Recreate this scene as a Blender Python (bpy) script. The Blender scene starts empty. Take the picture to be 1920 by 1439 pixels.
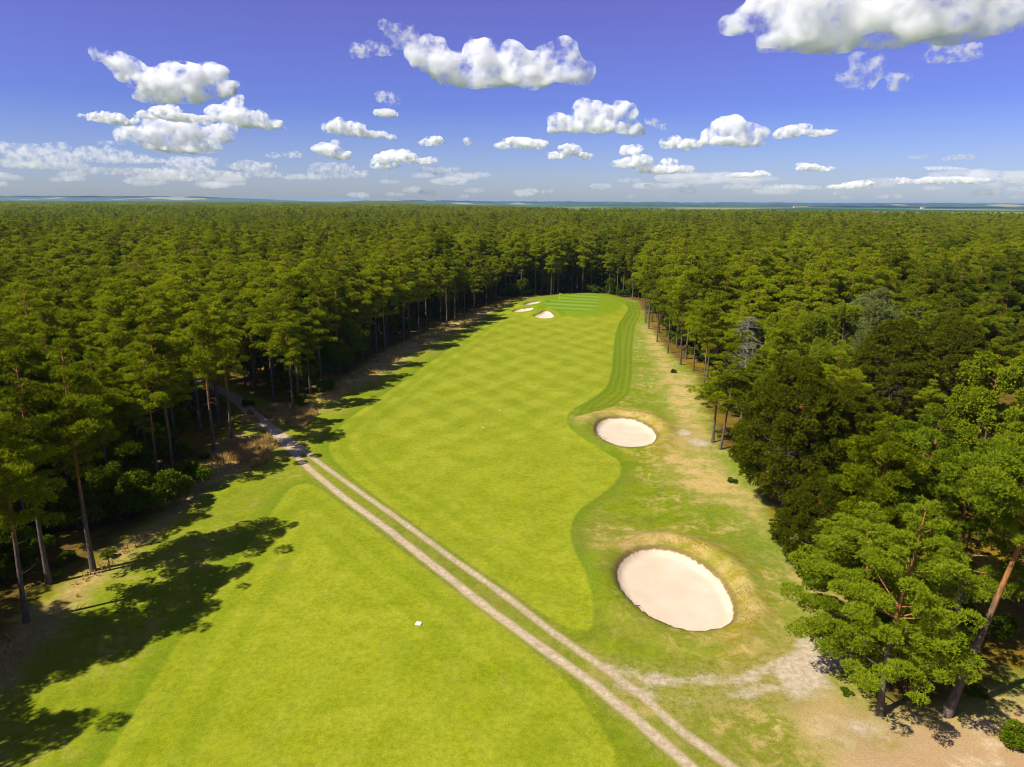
import bpy, bmesh, math, random
import numpy as np
from mathutils import Vector, Matrix, noise
C = bpy.context.scene.collection
scene = bpy.context.scene
R = math.radians
# ---------------------------------------------------------------- camera
W0, H0, FPX = 1920.0, 1439.0, 1330.0
CAM_H, PITCH, ROLL = 32.0, R(14.4), R(0.28)
cam_d = bpy.data.cameras.new('camera'); cam = bpy.data.objects.new('camera', cam_d); C.objects.link(cam)
cam_d.sensor_fit = 'HORIZONTAL'; cam_d.sensor_width = 36.0; cam_d.lens = 36.0*FPX/W0
cam_d.clip_start = 0.5; cam_d.clip_end = 90000
CM = Matrix.Rotation(R(90)-PITCH, 3, 'X') @ Matrix.Rotation(ROLL, 3, 'Z')
cam.matrix_world = Matrix.Translation((0, 0, CAM_H)) @ CM.to_4x4()
scene.camera = cam
def ray(px, py):
    return (CM @ Vector(((px-W0/2)/FPX, -(py-H0/2)/FPX, -1.0))).normalized()
def at(px, py, z=0.0):
    d = ray(px, py); t = (z-CAM_H)/d.z
    return (d.x*t, d.y*t)
# ---------------------------------------------------------------- helpers
rng = np.random.default_rng(11)
def tag(o, label=None, cat=None, group=None, kind=None):
    if label: o['label'] = label
    if cat: o['category'] = cat
    if group: o['group'] = group
    if kind: o['kind'] = kind
    return o
def link(name, data, mats=(), parent=None):
    o = bpy.data.objects.new(name, data); C.objects.link(o)
    if parent: o.parent = parent
    return o
def empty(name, loc, rz=0.0):
    o = bpy.data.objects.new(name, None); C.objects.link(o)
    o.location = loc; o.rotation_euler = (0, 0, rz); o.empty_display_size = 0.5
    return o
def np_mesh(name, verts, faces_list, mats, mat_idx=None, smooth=False):
    """faces_list: list of (n,k) int arrays; mat_idx: list of ints per array"""
    me = bpy.data.meshes.new(name)
    verts = np.asarray(verts, np.float32)
    me.vertices.add(len(verts)); me.vertices.foreach_set('co', verts.ravel())
    nl = sum(f.size for f in faces_list); nf = sum(len(f) for f in faces_list)
    me.loops.add(nl); me.polygons.add(nf)
    me.loops.foreach_set('vertex_index', np.concatenate([f.ravel() for f in faces_list]).astype(np.int32))
    tot = np.concatenate([np.full(len(f), f.shape[1], np.int32) for f in faces_list])
    st = np.concatenate([[0], np.cumsum(tot)[:-1]]).astype(np.int32)
    me.polygons.foreach_set('loop_start', st)
    if mat_idx is not None:
        me.polygons.foreach_set('material_index', np.concatenate([np.full(len(f), m, np.int32) for f, m in zip(faces_list, mat_idx)]))
    me.polygons.foreach_set('use_smooth', np.full(nf, smooth, bool))
    for m in mats: me.materials.append(m)
    me.update(calc_edges=True); me.validate()
    return me
def unit(v):
    return v/np.maximum(np.linalg.norm(v, axis=-1, keepdims=True), 1e-9)
class NT:
    """small wrapper that makes node graphs readable"""
    def __init__(s, nt): s.nt = nt
    def n(s, typ, **kw):
        nd = s.nt.nodes.new(typ)
        for k, v in kw.items(): setattr(nd, k, v)
        return nd
    def put(s, sock, v):
        if v is None: return
        if isinstance(v, bpy.types.NodeSocket): s.nt.links.new(v, sock)
        elif isinstance(v, (tuple, list)) and len(v) == 3 and sock.type == 'RGBA': sock.default_value = (*v, 1)
        else: sock.default_value = v
    def m(s, op, a, b=None, c=None, clamp=False):
        nd = s.n('ShaderNodeMath', operation=op, use_clamp=clamp)
        for i, v in enumerate((a, b, c)): s.put(nd.inputs[i], v)
        return nd.outputs[0]
    def vm(s, op, a, b=None):
        nd = s.n('ShaderNodeVectorMath', operation=op)
        s.put(nd.inputs[0], a); s.put(nd.inputs[1], b)
        return nd.outputs['Value'] if op == 'DOT_PRODUCT' else nd.outputs[0]
    def noise(s, vec, scale, detail=3, rough=.55, dist=0.0):
        nd = s.n('ShaderNodeTexNoise'); s.put(nd.inputs['Vector'], vec)
        nd.inputs['Scale'].default_value = scale; nd.inputs['Detail'].default_value = detail
        nd.inputs['Roughness'].default_value = rough; nd.inputs['Distortion'].default_value = dist
        return nd.outputs[0]
    def step(s, v, a, b, lo=0.0, hi=1.0):
        nd = s.n('ShaderNodeMapRange', interpolation_type='SMOOTHSTEP'); s.put(nd.inputs[0], v)
        for i, x in enumerate((a, b, lo, hi)): s.put(nd.inputs[i+1], x)
        return nd.outputs[0]
    def mix(s, f, a, b, mode='MIX'):
        nd = s.n('ShaderNodeMix', data_type='RGBA', blend_type=mode)
        s.put(nd.inputs[0], f); s.put(nd.inputs[6], a); s.put(nd.inputs[7], b)
        return nd.outputs[2]
    def attr(s, name):
        return s.n('ShaderNodeAttribute', attribute_name=name).outputs['Fac']
def new_mat(name):
    m = bpy.data.materials.new(name); m.use_nodes = True; m.node_tree.nodes.clear()
    return m, NT(m.node_tree)
def finish(g, bsdf, vol=None):
    o = g.n('ShaderNodeOutputMaterial')
    if bsdf: g.nt.links.new(bsdf, o.inputs['Surface'])
    if vol: g.nt.links.new(vol, o.inputs['Volume'])
def principled(g, col, rough=.9, normal=None, spec=.15):
    b = g.n('ShaderNodeBsdfPrincipled'); g.put(b.inputs['Base Color'], col); g.put(b.inputs['Roughness'], rough)
    b.inputs['Specular IOR Level'].default_value = spec
    if normal is not None: g.nt.links.new(normal, b.inputs['Normal'])
    return b.outputs[0]
def bump(g, h, strength, dist):
    nd = g.n('ShaderNodeBump'); nd.inputs['Strength'].default_value = strength; nd.inputs['Distance'].default_value = dist
    g.put(nd.inputs['Height'], h); return nd.outputs[0]
def simple_mat(name, col, rough=.7, var=.25, scale=6.0):
    m, g = new_mat(name)
    tc = g.n('ShaderNodeTexCoord').outputs['Object']
    n = g.noise(tc, scale, 4)
    c = g.mix(n, tuple(x*(1-var) for x in col), tuple(min(1, x*(1+var)) for x in col))
    finish(g, principled(g, c, rough)); return m
SUN_EL, SUN_AZ = R(50), math.atan2(-.85, -.5)   # towards the sun, azimuth measured from +Y to +X
world = bpy.data.worlds.new('World'); scene.world = world; world.use_nodes = True
wn = world.node_tree; wn.nodes.clear()
wo = wn.nodes.new('ShaderNodeOutputWorld'); wb = wn.nodes.new('ShaderNodeBackground'); ws = wn.nodes.new('ShaderNodeTexSky')
ws.sky_type = 'NISHITA'; ws.sun_disc = False; ws.sun_elevation = SUN_EL; ws.sun_rotation = SUN_AZ
ws.altitude = 50; ws.air_density = 1.0; ws.dust_density = 0.6; ws.ozone_density = 3.0
wb.inputs[1].default_value = 0.1
wg = wn.nodes.new('ShaderNodeTexCoord'); wx = wn.nodes.new('ShaderNodeSeparateXYZ'); wr = wn.nodes.new('ShaderNodeValToRGB'); wm = wn.nodes.new('ShaderNodeMix')
wm.data_type = 'RGBA'; wm.blend_type = 'MULTIPLY'; wm.inputs[0].default_value = 1
wn.links.new(wg.outputs['Generated'], wx.inputs[0]); wn.links.new(wx.outputs[2], wr.inputs[0])
e = wr.color_ramp.elements; e[0].color = (.66,.74,1.02,1); e[1].position = .5; e[1].color = (.60,.50,.8,1)
for p_, c_ in ((.05,(.56,.62,1.02)),(.12,(.43,.45,.98)),(.235,(.60,.42,.92))):
    q = e.new(p_); q.color = (*c_, 1)
wn.links.new(ws.outputs[0], wm.inputs[6]); wn.links.new(wr.outputs[0], wm.inputs[7]); wn.links.new(wm.outputs[2], wb.inputs[0]); wn.links.new(wb.outputs[0], wo.inputs[0])
sun_d = bpy.data.lights.new('sun', 'SUN'); sun = bpy.data.objects.new('sun', sun_d); C.objects.link(sun)
sun_d.energy = 5.0; sun_d.angle = R(0.53); sun_d.color = (1, .95, .86)
sv = Vector((math.sin(SUN_AZ)*math.cos(SUN_EL), math.cos(SUN_AZ)*math.cos(SUN_EL), math.sin(SUN_EL)))
sun.rotation_euler = sv.to_track_quat('Z', 'Y').to_euler()
scene.view_settings.view_transform = 'Standard'; scene.view_settings.look = 'None'
scene.view_settings.exposure = 0.4; scene.view_settings.gamma = 1
# ---------------------------------------------------------------- ground features (plan view, metres)
def P(*pts): return np.array([at(*p) for p in pts])
def sdf_poly(X, Y, V):
    d = np.full(X.shape, 1e9); inside = np.zeros(X.shape, bool); n = len(V)
    for i in range(n):
        ax, ay = V[i]; bx, by = V[(i+1) % n]
        ex, ey = bx-ax, by-ay; wx, wy = X-ax, Y-ay
        t = np.clip((wx*ex+wy*ey)/max(ex*ex+ey*ey, 1e-9), 0, 1)
        d = np.minimum(d, (wx-ex*t)**2+(wy-ey*t)**2)
        c = ((ay <= Y) & (by > Y)) | ((by <= Y) & (ay > Y))
        with np.errstate(divide='ignore', invalid='ignore'):
            xi = ax+(Y-ay)/(by-ay if by != ay else 1e-9)*ex
        inside ^= c & (X < xi)
    d = np.sqrt(d); return np.where(inside, -d, d)
def dist_line(X, Y, V):
    d = np.full(X.shape, 1e9)
    for (ax, ay), (bx, by) in zip(V[:-1], V[1:]):
        ex, ey = bx-ax, by-ay; wx, wy = X-ax, Y-ay
        t = np.clip((wx*ex+wy*ey)/max(ex*ex+ey*ey, 1e-9), 0, 1)
        d = np.minimum(d, (wx-ex*t)**2+(wy-ey*t)**2)
    return np.sqrt(d)
def rounded(V, it=2):
    for _ in range(it):
        Wn = np.roll(V, -1, axis=0); V = np.stack([V*.75+Wn*.25, V*.25+Wn*.75], 1).reshape(-1, 2)
    return V
FAIR_A = np.vstack([P((1113,1183),(1113,1140),(1100,1090),(1080,1045),(1069,1010),(1072,980),(1085,958),(1120,935),(1150,912),(1165,890),(1164,868),(1142,855),(1105,835),(1070,810),(1060,790),(1072,770),(1108,750),(1138,728),(1147,700),(1150,660),(1153,630),(1160,606),(1172,592),(1180,580),(1165,568),(1128,558),(1086,555),(1046,561),(1010,570),(975,568),(950,575),(930,592),(893,620),(850,652),(775,702),(708,748),(660,780),(632,806),(614,835),(625,866),(700,930),(800,1003),(900,1076),(1000,1143),(1050,1177),(1090,1188))])
FAIR_B = np.vstack([P((546,912),(524,940),(480,1005),(400,1110),(330,1208),(250,1330),(190,1438)), [(-26,14),(4,14)], P((1168,1438),(1130,1370),(1075,1292),(1000,1224),(900,1146),(760,1042),(660,962),(600,915),(575,905))])
z5 = lambda *pts: P(*[(880+x/5.333, 520+y/5.333) for x, y in pts])
GREEN = rounded(z5((735,300),(780,265),(900,230),(1100,192),(1240,196),(1310,220),(1310,270),(1280,340),(1200,362),(1100,376),(980,372),(860,355),(770,330)))
BUNK = [rounded(P(*p), 1) for p in (
 [(1152,1078),(1160,1055),(1185,1036),(1215,1029),(1245,1030),(1280,1038),(1320,1060),(1350,1085),(1370,1115),(1379,1145),(1376,1165),(1360,1177),(1330,1185),(1290,1186),(1250,1175),(1215,1158),(1180,1130),(1160,1105)],
 [(1115,810),(1118,796),(1130,787),(1155,784),(1185,787),(1215,798),(1231,813),(1232,826),(1220,838),(1195,843),(1165,842),(1135,830),(1118,818)])]
BUNK += [rounded(z5(*p), 1) for p in (
 [(628,393),(700,378),(745,356),(800,362),(852,394),(845,410),(790,419),(720,416)],
 [(428,344),(470,325),(560,317),(642,320),(646,336),(600,351),(510,358),(450,356)],
 [(546,291),(580,275),(650,267),(717,267),(712,281),(660,296),(600,301),(560,299)])]
RUT1 = P((300,690),(380,720),(433,743),(467,777),(533,833),(580,880),(640,930),(734,1001),(827,1076),(921,1151),(1015,1218),(1108,1282),(1183,1342),(1258,1406),(1310,1452))
RUT2 = P((305,690),(385,718),(437,741),(475,773),(541,824),(590,862),(651,906),(752,980),(846,1050),(940,1117),(1033,1188),(1127,1252),(1202,1304),(1273,1368),(1360,1430),(1420,1475))
TOP = P((300,690),(383,719),(435,742),(471,775),(537,828),(560,848))
PATH1 = P((1150,1262),(1210,1275),(1290,1282),(1370,1278),(1430,1260),(1475,1232),(1530,1205))
PATH2 = P((1165,1290),(1230,1307),(1310,1312),(1400,1304),(1470,1285))
PATCH = (P((1445,1255),(1470,1222),(1500,1195),(1540,1185),(1590,1230),(1560,1275),(1520,1305),(1485,1318),(1462,1290)))
CLEAR = np.vstack([[(-44,-40),(-42,28)], P((30,1190),(95,1110),(170,1075),(240,1010),(330,945),(385,868),(440,800),(452,775),(425,745),(340,706),(400,706),(455,738),(520,768),(560,775),(640,718),(715,668),(800,622),(905,580),(960,562),(1090,554),(1190,563),(1212,613),(1250,663),(1298,702),(1322,790),(1338,846),(1385,852),(1405,905),(1450,985),(1530,1010),(1555,1100),(1570,1200),(1640,1335),(1790,1350),(1900,1270)), [(70,36),(70,-40)]])
DRY = [P((1205,610),(1222,612),(1262,690),(1300,720),(1325,830),(1345,870),(1400,930),(1450,1000),(1540,1030),(1560,1120),(1530,1180),(1480,1020),(1400,960),(1330,935),(1260,910),(1235,860),(1265,820),(1255,760),(1235,690)),
       P((1470,1320),(1540,1290),(1640,1330),(1800,1350),(1990,1300),(2200,1450),(1750,1700),(1600,1500),(1540,1400)),
       P((1150,1032),(1200,1008),(1260,1010),(1330,1040),(1385,1090),(1430,1150),(1400,1215),(1340,1200),(1385,1180),(1383,1130),(1340,1068),(1280,1032),(1200,1026)),
       P((1078,800),(1090,775),(1140,770),(1215,780),(1250,815),(1240,850),(1233,815),(1200,788),(1140,780),(1110,795)),
       np.vstack([[(-46,-30),(-46,28)], P((30,1180),(160,1075),(250,1010),(330,960),(385,870),(440,810),(520,840),(470,870),(390,915),(280,1010),(190,1080),(100,1170),(20,1260),(-60,1330)), [(-37,-30)]]),
       P((560,775),(640,718),(715,668),(800,622),(905,578),(975,560),(960,568),(890,600),(800,650),(740,690),(650,735),(600,770))]
BAND = P((1152,604),(1165,590),(1180,578),(1172,566),(1196,570),(1202,590),(1190,612),(1186,650),(1186,700),(1180,740),(1150,765),(1110,780),(1075,785),(1100,757),(1135,733),(1147,700),(1150,650))
def axis(segs):
    out = []
    for a, b, s in segs: out += list(np.linspace(a, b, max(1, int(round((b-a)/s))), endpoint=False))
    return np.array(out)
gx = np.concatenate([-np.geomspace(30000, 66, 26), axis([(-62,62,.42)]), np.geomspace(62, 30000, 26)])
gy = np.concatenate([-np.geomspace(9000, 20, 14), axis([(-15,18,3),(18,112,.36),(112,170,.6),(170,275,.8)]), np.geomspace(275, 40000, 40)])
GX, GY = np.meshgrid(gx, gy)          # rows = y
def lattice(ix, iy, seed):
    h = np.sin(ix*127.1+iy*311.7+seed*74.7)*43758.5453
    return h-np.floor(h)
def vnoise(x, y, seed=0):
    ix, iy = np.floor(x), np.floor(y); fx, fy = x-ix, y-iy
    fx = fx*fx*(3-2*fx); fy = fy*fy*(3-2*fy)
    a, b = lattice(ix, iy, seed), lattice(ix+1, iy, seed); c, d = lattice(ix, iy+1, seed), lattice(ix+1, iy+1, seed)
    return (a*(1-fx)+b*fx)*(1-fy)+(c*(1-fx)+d*fx)*fy
def land(x, y):
    r = np.hypot(x, y-100)
    return ((vnoise(x/30, y/30, 1)-.5)*.7+(vnoise(x/9, y/9, 2)-.5)*.16)*np.clip((420-r)/200, 0, 1)
A = {}
A['f_fair'] = np.minimum(sdf_poly(GX, GY, rounded(FAIR_A)), sdf_poly(GX, GY, rounded(FAIR_B)))
FA = sdf_poly(GX, GY, rounded(FAIR_A)); FB = sdf_poly(GX, GY, rounded(FAIR_B))
A['f_green'] = sdf_poly(GX, GY, GREEN)
SB = [sdf_poly(GX, GY, b) for b in BUNK]
A['f_bunk'] = np.minimum.reduce(SB)
A['f_track'] = np.minimum.reduce([dist_line(GX, GY, RUT1)-.41, dist_line(GX, GY, RUT2)-.32, dist_line(GX, GY, TOP)-1.0])
SCUFF = [rounded(P(*q)) for q in (((1268,812),(1290,808),(1300,818),(1275,822)),((1285,826),(1315,824),(1335,840),(1300,842)),((1640,1080),(1690,1100),(1700,1160),(1640,1140)),((1590,1350),(1660,1365),(1640,1390),(1580,1372)))]
A['f_path'] = np.minimum.reduce([*[sdf_poly(GX, GY, q) for q in SCUFF], dist_line(GX, GY, PATH1)-.42, dist_line(GX, GY, PATH2)-.18, sdf_poly(GX, GY, PATCH)])
A['f_clear'] = sdf_poly(GX, GY, CLEAR)
A['f_dry'] = np.minimum.reduce([sdf_poly(GX, GY, d) for d in DRY])
A['f_band'] = sdf_poly(GX, GY, BAND)
for k in A: A[k] = np.clip(A[k], -40, 60).astype(np.float32)
GZ = land(GX, GY)
b = A['f_bunk']
s01 = lambda v: (lambda t: t*t*(3-2*t))(np.clip(v, 0, 1))
big = np.minimum(SB[0], SB[1])
GZ = GZ - .55*s01((.05-b)/.5) - .12*s01(-b/3) + .38*s01(1-np.abs(b-1.3)/2.2)*(b > -.1)
# the raised banks behind the bunkers and the plateau the green sits on
for V, dx, dy, hgt in ((BUNK[0], 2.5, 3.5, .9), (BUNK[1], 1.5, 4, .8)):
    c = V.mean(0); GZ = GZ+hgt*np.exp(-(((GX-c[0]-dx)/7)**2+((GY-c[1]-dy)/6)**2))*s01((b-.1)/2.5)
GZ = GZ+.8*s01((14-A['f_green'])/16)
def clip_sheet(S, lift):
    """part of the ground grid where S < 0, cut cleanly along S = 0 and lifted a little"""
    ny, nx = S.shape; neg = S < 0
    anyn = neg[:-1,:-1] | neg[1:,:-1] | neg[:-1,1:] | neg[1:,1:]
    vid, verts, src, polys = {}, [], [], []
    def corner(j, i):
        k = (j, i)
        if k not in vid:
            vid[k] = len(verts); verts.append((GX[j,i], GY[j,i], GZ[j,i]+lift)); src.append((j, i, j, i, 0.0))
        return vid[k]
    def cross(j0, i0, j1, i1):
        k = (min((j0,i0),(j1,i1)), max((j0,i0),(j1,i1)))
        if k not in vid:
            (ja, ia), (jb, ib) = k
            t = S[ja,ia]/(S[ja,ia]-S[jb,ib]); vid[k] = len(verts)
            f = lambda G: G[ja,ia]*(1-t)+G[jb,ib]*t
            verts.append((f(GX), f(GY), f(GZ)+lift)); src.append((ja, ia, jb, ib, t))
        return vid[k]
    for j, i in zip(*np.nonzero(anyn)):
        cs = ((j,i),(j,i+1),(j+1,i+1),(j+1,i)); poly = []
        for q in range(4):
            a, c = cs[q], cs[(q+1) % 4]
            if neg[a]: poly.append(corner(*a))
            if neg[a] != neg[c]: poly.append(cross(*a, *c))
        if len(poly) >= 3: polys.append(poly)
    fl = [np.array([p for p in polys if len(p) == k], np.int32) for k in (3, 4, 5, 6)]
    return np.array(verts), [f for f in fl if len(f)], np.array(src)
def sheet_object(name, S, lift, mat):
    v, fl, src = clip_sheet(S, lift)
    me = np_mesh(name, v, fl, [mat], [0]*len(fl), smooth=True)
    ja, ia, jb, ib = (src[:,k].astype(int) for k in range(4)); t = src[:,4]
    for k, G in A.items():
        at_ = me.attributes.new(k, 'FLOAT', 'POINT'); at_.data.foreach_set('value', (G[ja,ia]*(1-t)+G[jb,ib]*t).astype(np.float32))
    return link(name, me)
# ---------------------------------------------------------------- ground material
def ground_material():
    m, g = new_mat('golf_course_ground')
    pos = g.n('ShaderNodeNewGeometry').outputs['Position']
    n_big = g.noise(pos, .09, 4); n_mid = g.noise(pos, .45, 4, .6); n_f = g.noise(pos, 2.2, 4, .65); n_g = g.noise(pos, 9, 3, .7)
    sx = g.n('ShaderNodeSeparateXYZ'); g.put(sx.inputs[0], pos); X, Y = sx.outputs[0], sx.outputs[1]
    def wave(ax, ay, period, sharp=.35, wob=.0):
        v = g.m('ADD', g.m('MULTIPLY', X, ax*2*math.pi/period), g.m('MULTIPLY', Y, ay*2*math.pi/period))
        if wob: v = g.m('ADD', v, g.m('MULTIPLY', n_big, wob))
        return g.step(g.m('SINE', v), -sharp, sharp)
    def mask(name, w, amp, src=None, off=0.0):     # 1 inside
        v = g.m('ADD', g.attr(name), g.m('MULTIPLY', g.m('SUBTRACT', n_mid if src is None else src, .5), amp))
        return g.step(v, -w+off, w+off, 1.0, 0.0)
    fine = g.m('ADD', g.m('MULTIPLY', g.step(n_f, .28, .72), .45), g.m('MULTIPLY', g.step(n_g, .28, .72), .55))
    # rough grass
    rough = g.mix(g.step(n_mid, .3, .7), (.145,.195,.004), (.225,.26,.008))
    rough = g.mix(g.step(n_big, .42, .62), rough, (.21,.215,.02))
    lush = g.mix(g.step(n_f, .35, .65), (.175,.255,.018), (.23,.275,.028))
    rough = g.mix(g.m('MULTIPLY', g.step(X, 16, 26), g.m('MULTIPLY', g.step(n_big, .35, .6), .75)), rough, lush)
    rough = g.mix(g.m('MULTIPLY', g.step(X, -8, -20), .7), rough, g.mix(g.step(n_mid, .3, .7), (.185,.235,.004), (.25,.285,.008)))
    # dry, straw coloured grass
    straw = g.mix(g.step(n_f, .3, .7), (.58,.40,.155), (.46,.335,.085))
    straw = g.mix(g.step(n_mid, .5, .75), straw, (.63,.43,.20))
    dry = g.m('MULTIPLY', mask('f_dry', 2.2, 7.0), g.m('MULTIPLY', g.step(n_f, .2, .5), g.step(g.noise(pos, .28, 5, .65), .38, .56, .35, 1)))
    col = g.mix(dry, rough, straw)
    burnt = g.m('MULTIPLY', g.step(g.attr('f_bunk'), 6.5, 2.0), g.m('MULTIPLY', g.step(g.m('SUBTRACT', X, g.m('MULTIPLY', n_mid, 3)), 12.5, 14.5), g.step(n_mid, .42, .62)))
    col = g.mix(g.m('MULTIPLY', burnt, .55), col, (.30,.21,.006))
    sprink = g.m('MULTIPLY', g.m('MULTIPLY', g.step(g.noise(pos, .8, 6, .72, .6), .44, .66), g.step(g.noise(pos, .14, 3, .6), .40, .62)), g.step(g.attr('f_fair'), .5, 3))
    col = g.mix(g.m('MULTIPLY', sprink, g.step(X, -12, 12, .45, .85)), col, straw)
    # floor of the wood: needles, moss
    litter = g.mix(g.step(n_mid, .35, .65), (.11,.062,.016), (.17,.12,.012))
    litter = g.mix(g.step(n_big, .5, .68), litter, (.24,.15,.008))
    litter = g.mix(g.step(n_f, .55, .75), litter, (.07,.085,.004))
    col = g.mix(g.step(g.m('ADD', g.attr('f_clear'), g.m('MULTIPLY', g.m('SUBTRACT', n_mid, .5), 5)), -.6, 2.2), col, litter)
    needles = g.mix(g.step(n_f, .3, .7), (.52,.345,.175), (.40,.255,.12))
    needles = g.mix(g.step(g.noise(pos, .33, 5, .65), .5, .68), needles, (.60,.44,.27))
    needles = g.mix(g.m('MULTIPLY', g.step(g.noise(pos, .21, 5, .7), .54, .66), .7), needles, (.22,.235,.02))
    br = g.m('MULTIPLY', g.step(X, 14, 22), g.step(Y, 47, 36)); br = g.m('MULTIPLY', br, g.m('MULTIPLY', g.step(n_mid, .2, .4), mask('f_dry', 2.0, 4.0)))
    col = g.mix(g.m('MULTIPLY', br, .95), col, needles)
    bl_ = g.m('MULTIPLY', g.m('MULTIPLY', g.step(X, -30, -35), g.step(Y, 128, 105)), g.m('MULTIPLY', g.step(n_mid, .35, .6), mask('f_dry', 1.5, 4.0)))
    col = g.mix(g.m('MULTIPLY', bl_, .7), col, (.33,.20,.085))
    # striped semi rough
    band = g.mix(g.step(g.m('SINE', g.m('MULTIPLY', g.attr('f_band'), 5.2)), -.8, .8), (.120,.178,.003), (.175,.225,.006))
    col = g.mix(mask('f_band', .35, .5), col, g.mix(g.m('MULTIPLY', n_mid, .6), band, rough))
    edge = g.m('MULTIPLY', g.m('MULTIPLY', g.step(g.attr('f_fair'), 2.6, .2), g.step(n_mid, .2, .6)), g.m('SUBTRACT', 1.0, g.m('MULTIPLY', g.step(Y, 58, 46), g.step(X, -14, -8))))
    col = g.mix(g.m('MULTIPLY', edge, .45), col, (.095,.185,.003))
    # fairway, mown in crossing diagonals
    fw = g.mix(g.step(n_mid, .25, .75), (.245,.275,.005), (.325,.340,.018))
    fw = g.mix(g.m('MULTIPLY', g.step(n_f, .35, .7), .4), fw, (.295,.325,.02))
    fw = g.mix(g.step(n_big, .38, .68, 0, .6), fw, (.225,.262,.004))
    w1, w2 = wave(.83, .55, 6.4, .6, 1.4), wave(-.83, .55, 6.4, .6, 1.4)
    chk = g.m('MULTIPLY', g.m('ADD', w1, w2), .5)
    inchk = g.m('MULTIPLY', g.step(Y, 74, 112), g.step(Y, 222, 180))
    fw = g.mix(g.m('MULTIPLY', g.m('MULTIPLY', g.m('SUBTRACT', 1.0, chk), inchk), .40), fw, (.150,.205,.002))
    fw = g.mix(g.m('MULTIPLY', g.m('MULTIPLY', chk, inchk), .36), fw, (.37,.385,.035))
    fw = g.mix(g.m('MULTIPLY', g.m('MULTIPLY', wave(.97, -.22, 4.5, .7, 2.0), .16), g.step(n_big, .3, .6)), fw, (.31,.36,.03))
    lines = g.m('MULTIPLY', g.step(g.m('SINE', g.m('MULTIPLY', g.attr('f_fair'), 2.4)), -.7, .7), g.step(g.attr('f_fair'), -7.5, -4.5))
    fw = g.mix(g.m('MULTIPLY', g.m('MULTIPLY', lines, g.step(X, 4, -6)), .4), fw, (.175,.235,.003))
    blot = g.step(g.noise(pos, .22, 6, .68, .3), .46, .62)
    fw = g.mix(g.m('MULTIPLY', blot, .38), fw, (.175,.225,.003))
    worn = g.step(g.noise(pos, .5, 5, .7, .5), .60, .74)
    fw = g.mix(g.m('MULTIPLY', worn, .45), fw, (.33,.26,.08))
    col = g.mix(mask('f_fair', .22, .4), col, fw)
    # collar and green
    ring = g.mix(n_mid, (.15,.24,.003), (.20,.285,.006))
    col = g.mix(g.m('MULTIPLY', mask('f_green', 1.2, 1.0, off=7.0), .8), col, ring)
    gr = g.mix(wave(.36, .93, 7.2, .5), (.135,.235,.005), (.215,.315,.03))
    gr = g.mix(g.m('MULTIPLY', n_mid, .3), gr, (.20,.29,.02))
    col = g.mix(mask('f_green', .25, .3), col, gr)
    # gravel
    gravel = g.mix(g.step(n_f, .3, .7), (.46,.345,.205), (.55,.435,.275))
    gravel = g.mix(g.step(n_g, .55, .75), gravel, (.40,.30,.175))
    verge = g.m('MULTIPLY', g.step(g.attr('f_track'), 1.1, .1), g.step(n_f, .35, .62))
    col = g.mix(g.m('MULTIPLY', verge, .5), col, (.27,.22,.055))
    pth = g.m('MULTIPLY', mask('f_path', .6, 3.2, n_mid, -.15), g.step(g.m('ADD', n_f, g.m('MULTIPLY', g.attr('f_path'), -.2)), .2, .42))
    verge2 = g.m('MULTIPLY', g.step(g.attr('f_path'), 2.6, .1), g.step(n_f, .3, .6))
    col = g.mix(g.m('MULTIPLY', verge2, .65), col, (.31,.25,.07))
    col = g.mix(pth, col, g.mix(g.step(n_f, .3, .7), (.45,.355,.225), (.53,.43,.285)))
    col = g.mix(mask('f_track', .2, .85, g.m('ADD', g.m('MULTIPLY', n_f, .6), g.m('MULTIPLY', n_mid, .4))), col, gravel)
    # bunker lip and sand
    lip = g.m('MULTIPLY', g.step(g.attr('f_bunk'), .5, .08), g.step(n_f, .3, .55))
    col = g.mix(g.m('MULTIPLY', lip, .85), col, (.19,.13,.045))
    sand = g.mix(g.step(n_mid, .3, .7), (.69,.545,.375), (.75,.61,.44))
    sand = g.mix(g.m('MULTIPLY', g.step(n_big, .5, .7), .35), sand, (.62,.46,.29))
    sandm = mask('f_bunk', .07, .22, n_f, -.12)
    col = g.mix(sandm, col, sand)
    # blade-scale grain, pale specks of clover
    grain = g.m('ADD', .64, g.m('MULTIPLY', fine, .54))
    cg = g.n('ShaderNodeCombineXYZ')
    for i in range(3): g.put(cg.inputs[i], g.m('ADD', g.m('MULTIPLY', grain, g.m('SUBTRACT', 1.0, sandm)), g.m('MULTIPLY', sandm, .86)))
    col = g.mix(1.0, col, cg.outputs[0], 'MULTIPLY')
    vo = g.n('ShaderNodeTexVoronoi'); g.put(vo.inputs['Vector'], pos); vo.inputs['Scale'].default_value = .55
    spk = g.m('MULTIPLY', g.step(vo.outputs['Distance'], .05, .02), g.step(g.attr('f_fair'), .2, -.4))
    col = g.mix(g.m('MULTIPLY', spk, .35), col, (.45,.42,.33))
    # far farmland
    vf = g.n('ShaderNodeTexVoronoi', distance='CHEBYCHEV'); g.put(vf.inputs['Vector'], pos); vf.inputs['Scale'].default_value = 1/520
    cr = g.n('ShaderNodeValToRGB'); cr.color_ramp.interpolation = 'CONSTANT'
    sc = g.n('ShaderNodeSeparateColor'); g.put(sc.inputs[0], vf.outputs['Color']); g.put(cr.inputs[0], sc.outputs[0])
    el = cr.color_ramp.elements; el[0].color = (.03,.07,.02,1); el[1].position = .3; el[1].color = (.09,.20,.03,1)
    for p_, c_ in ((.5,(.03,.06,.02,1)),(.66,(.2,.2,.05,1)),(.78,(.07,.16,.03,1)),(.92,(.27,.24,.09,1))):
        e = el.new(p_); e.color = c_
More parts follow.
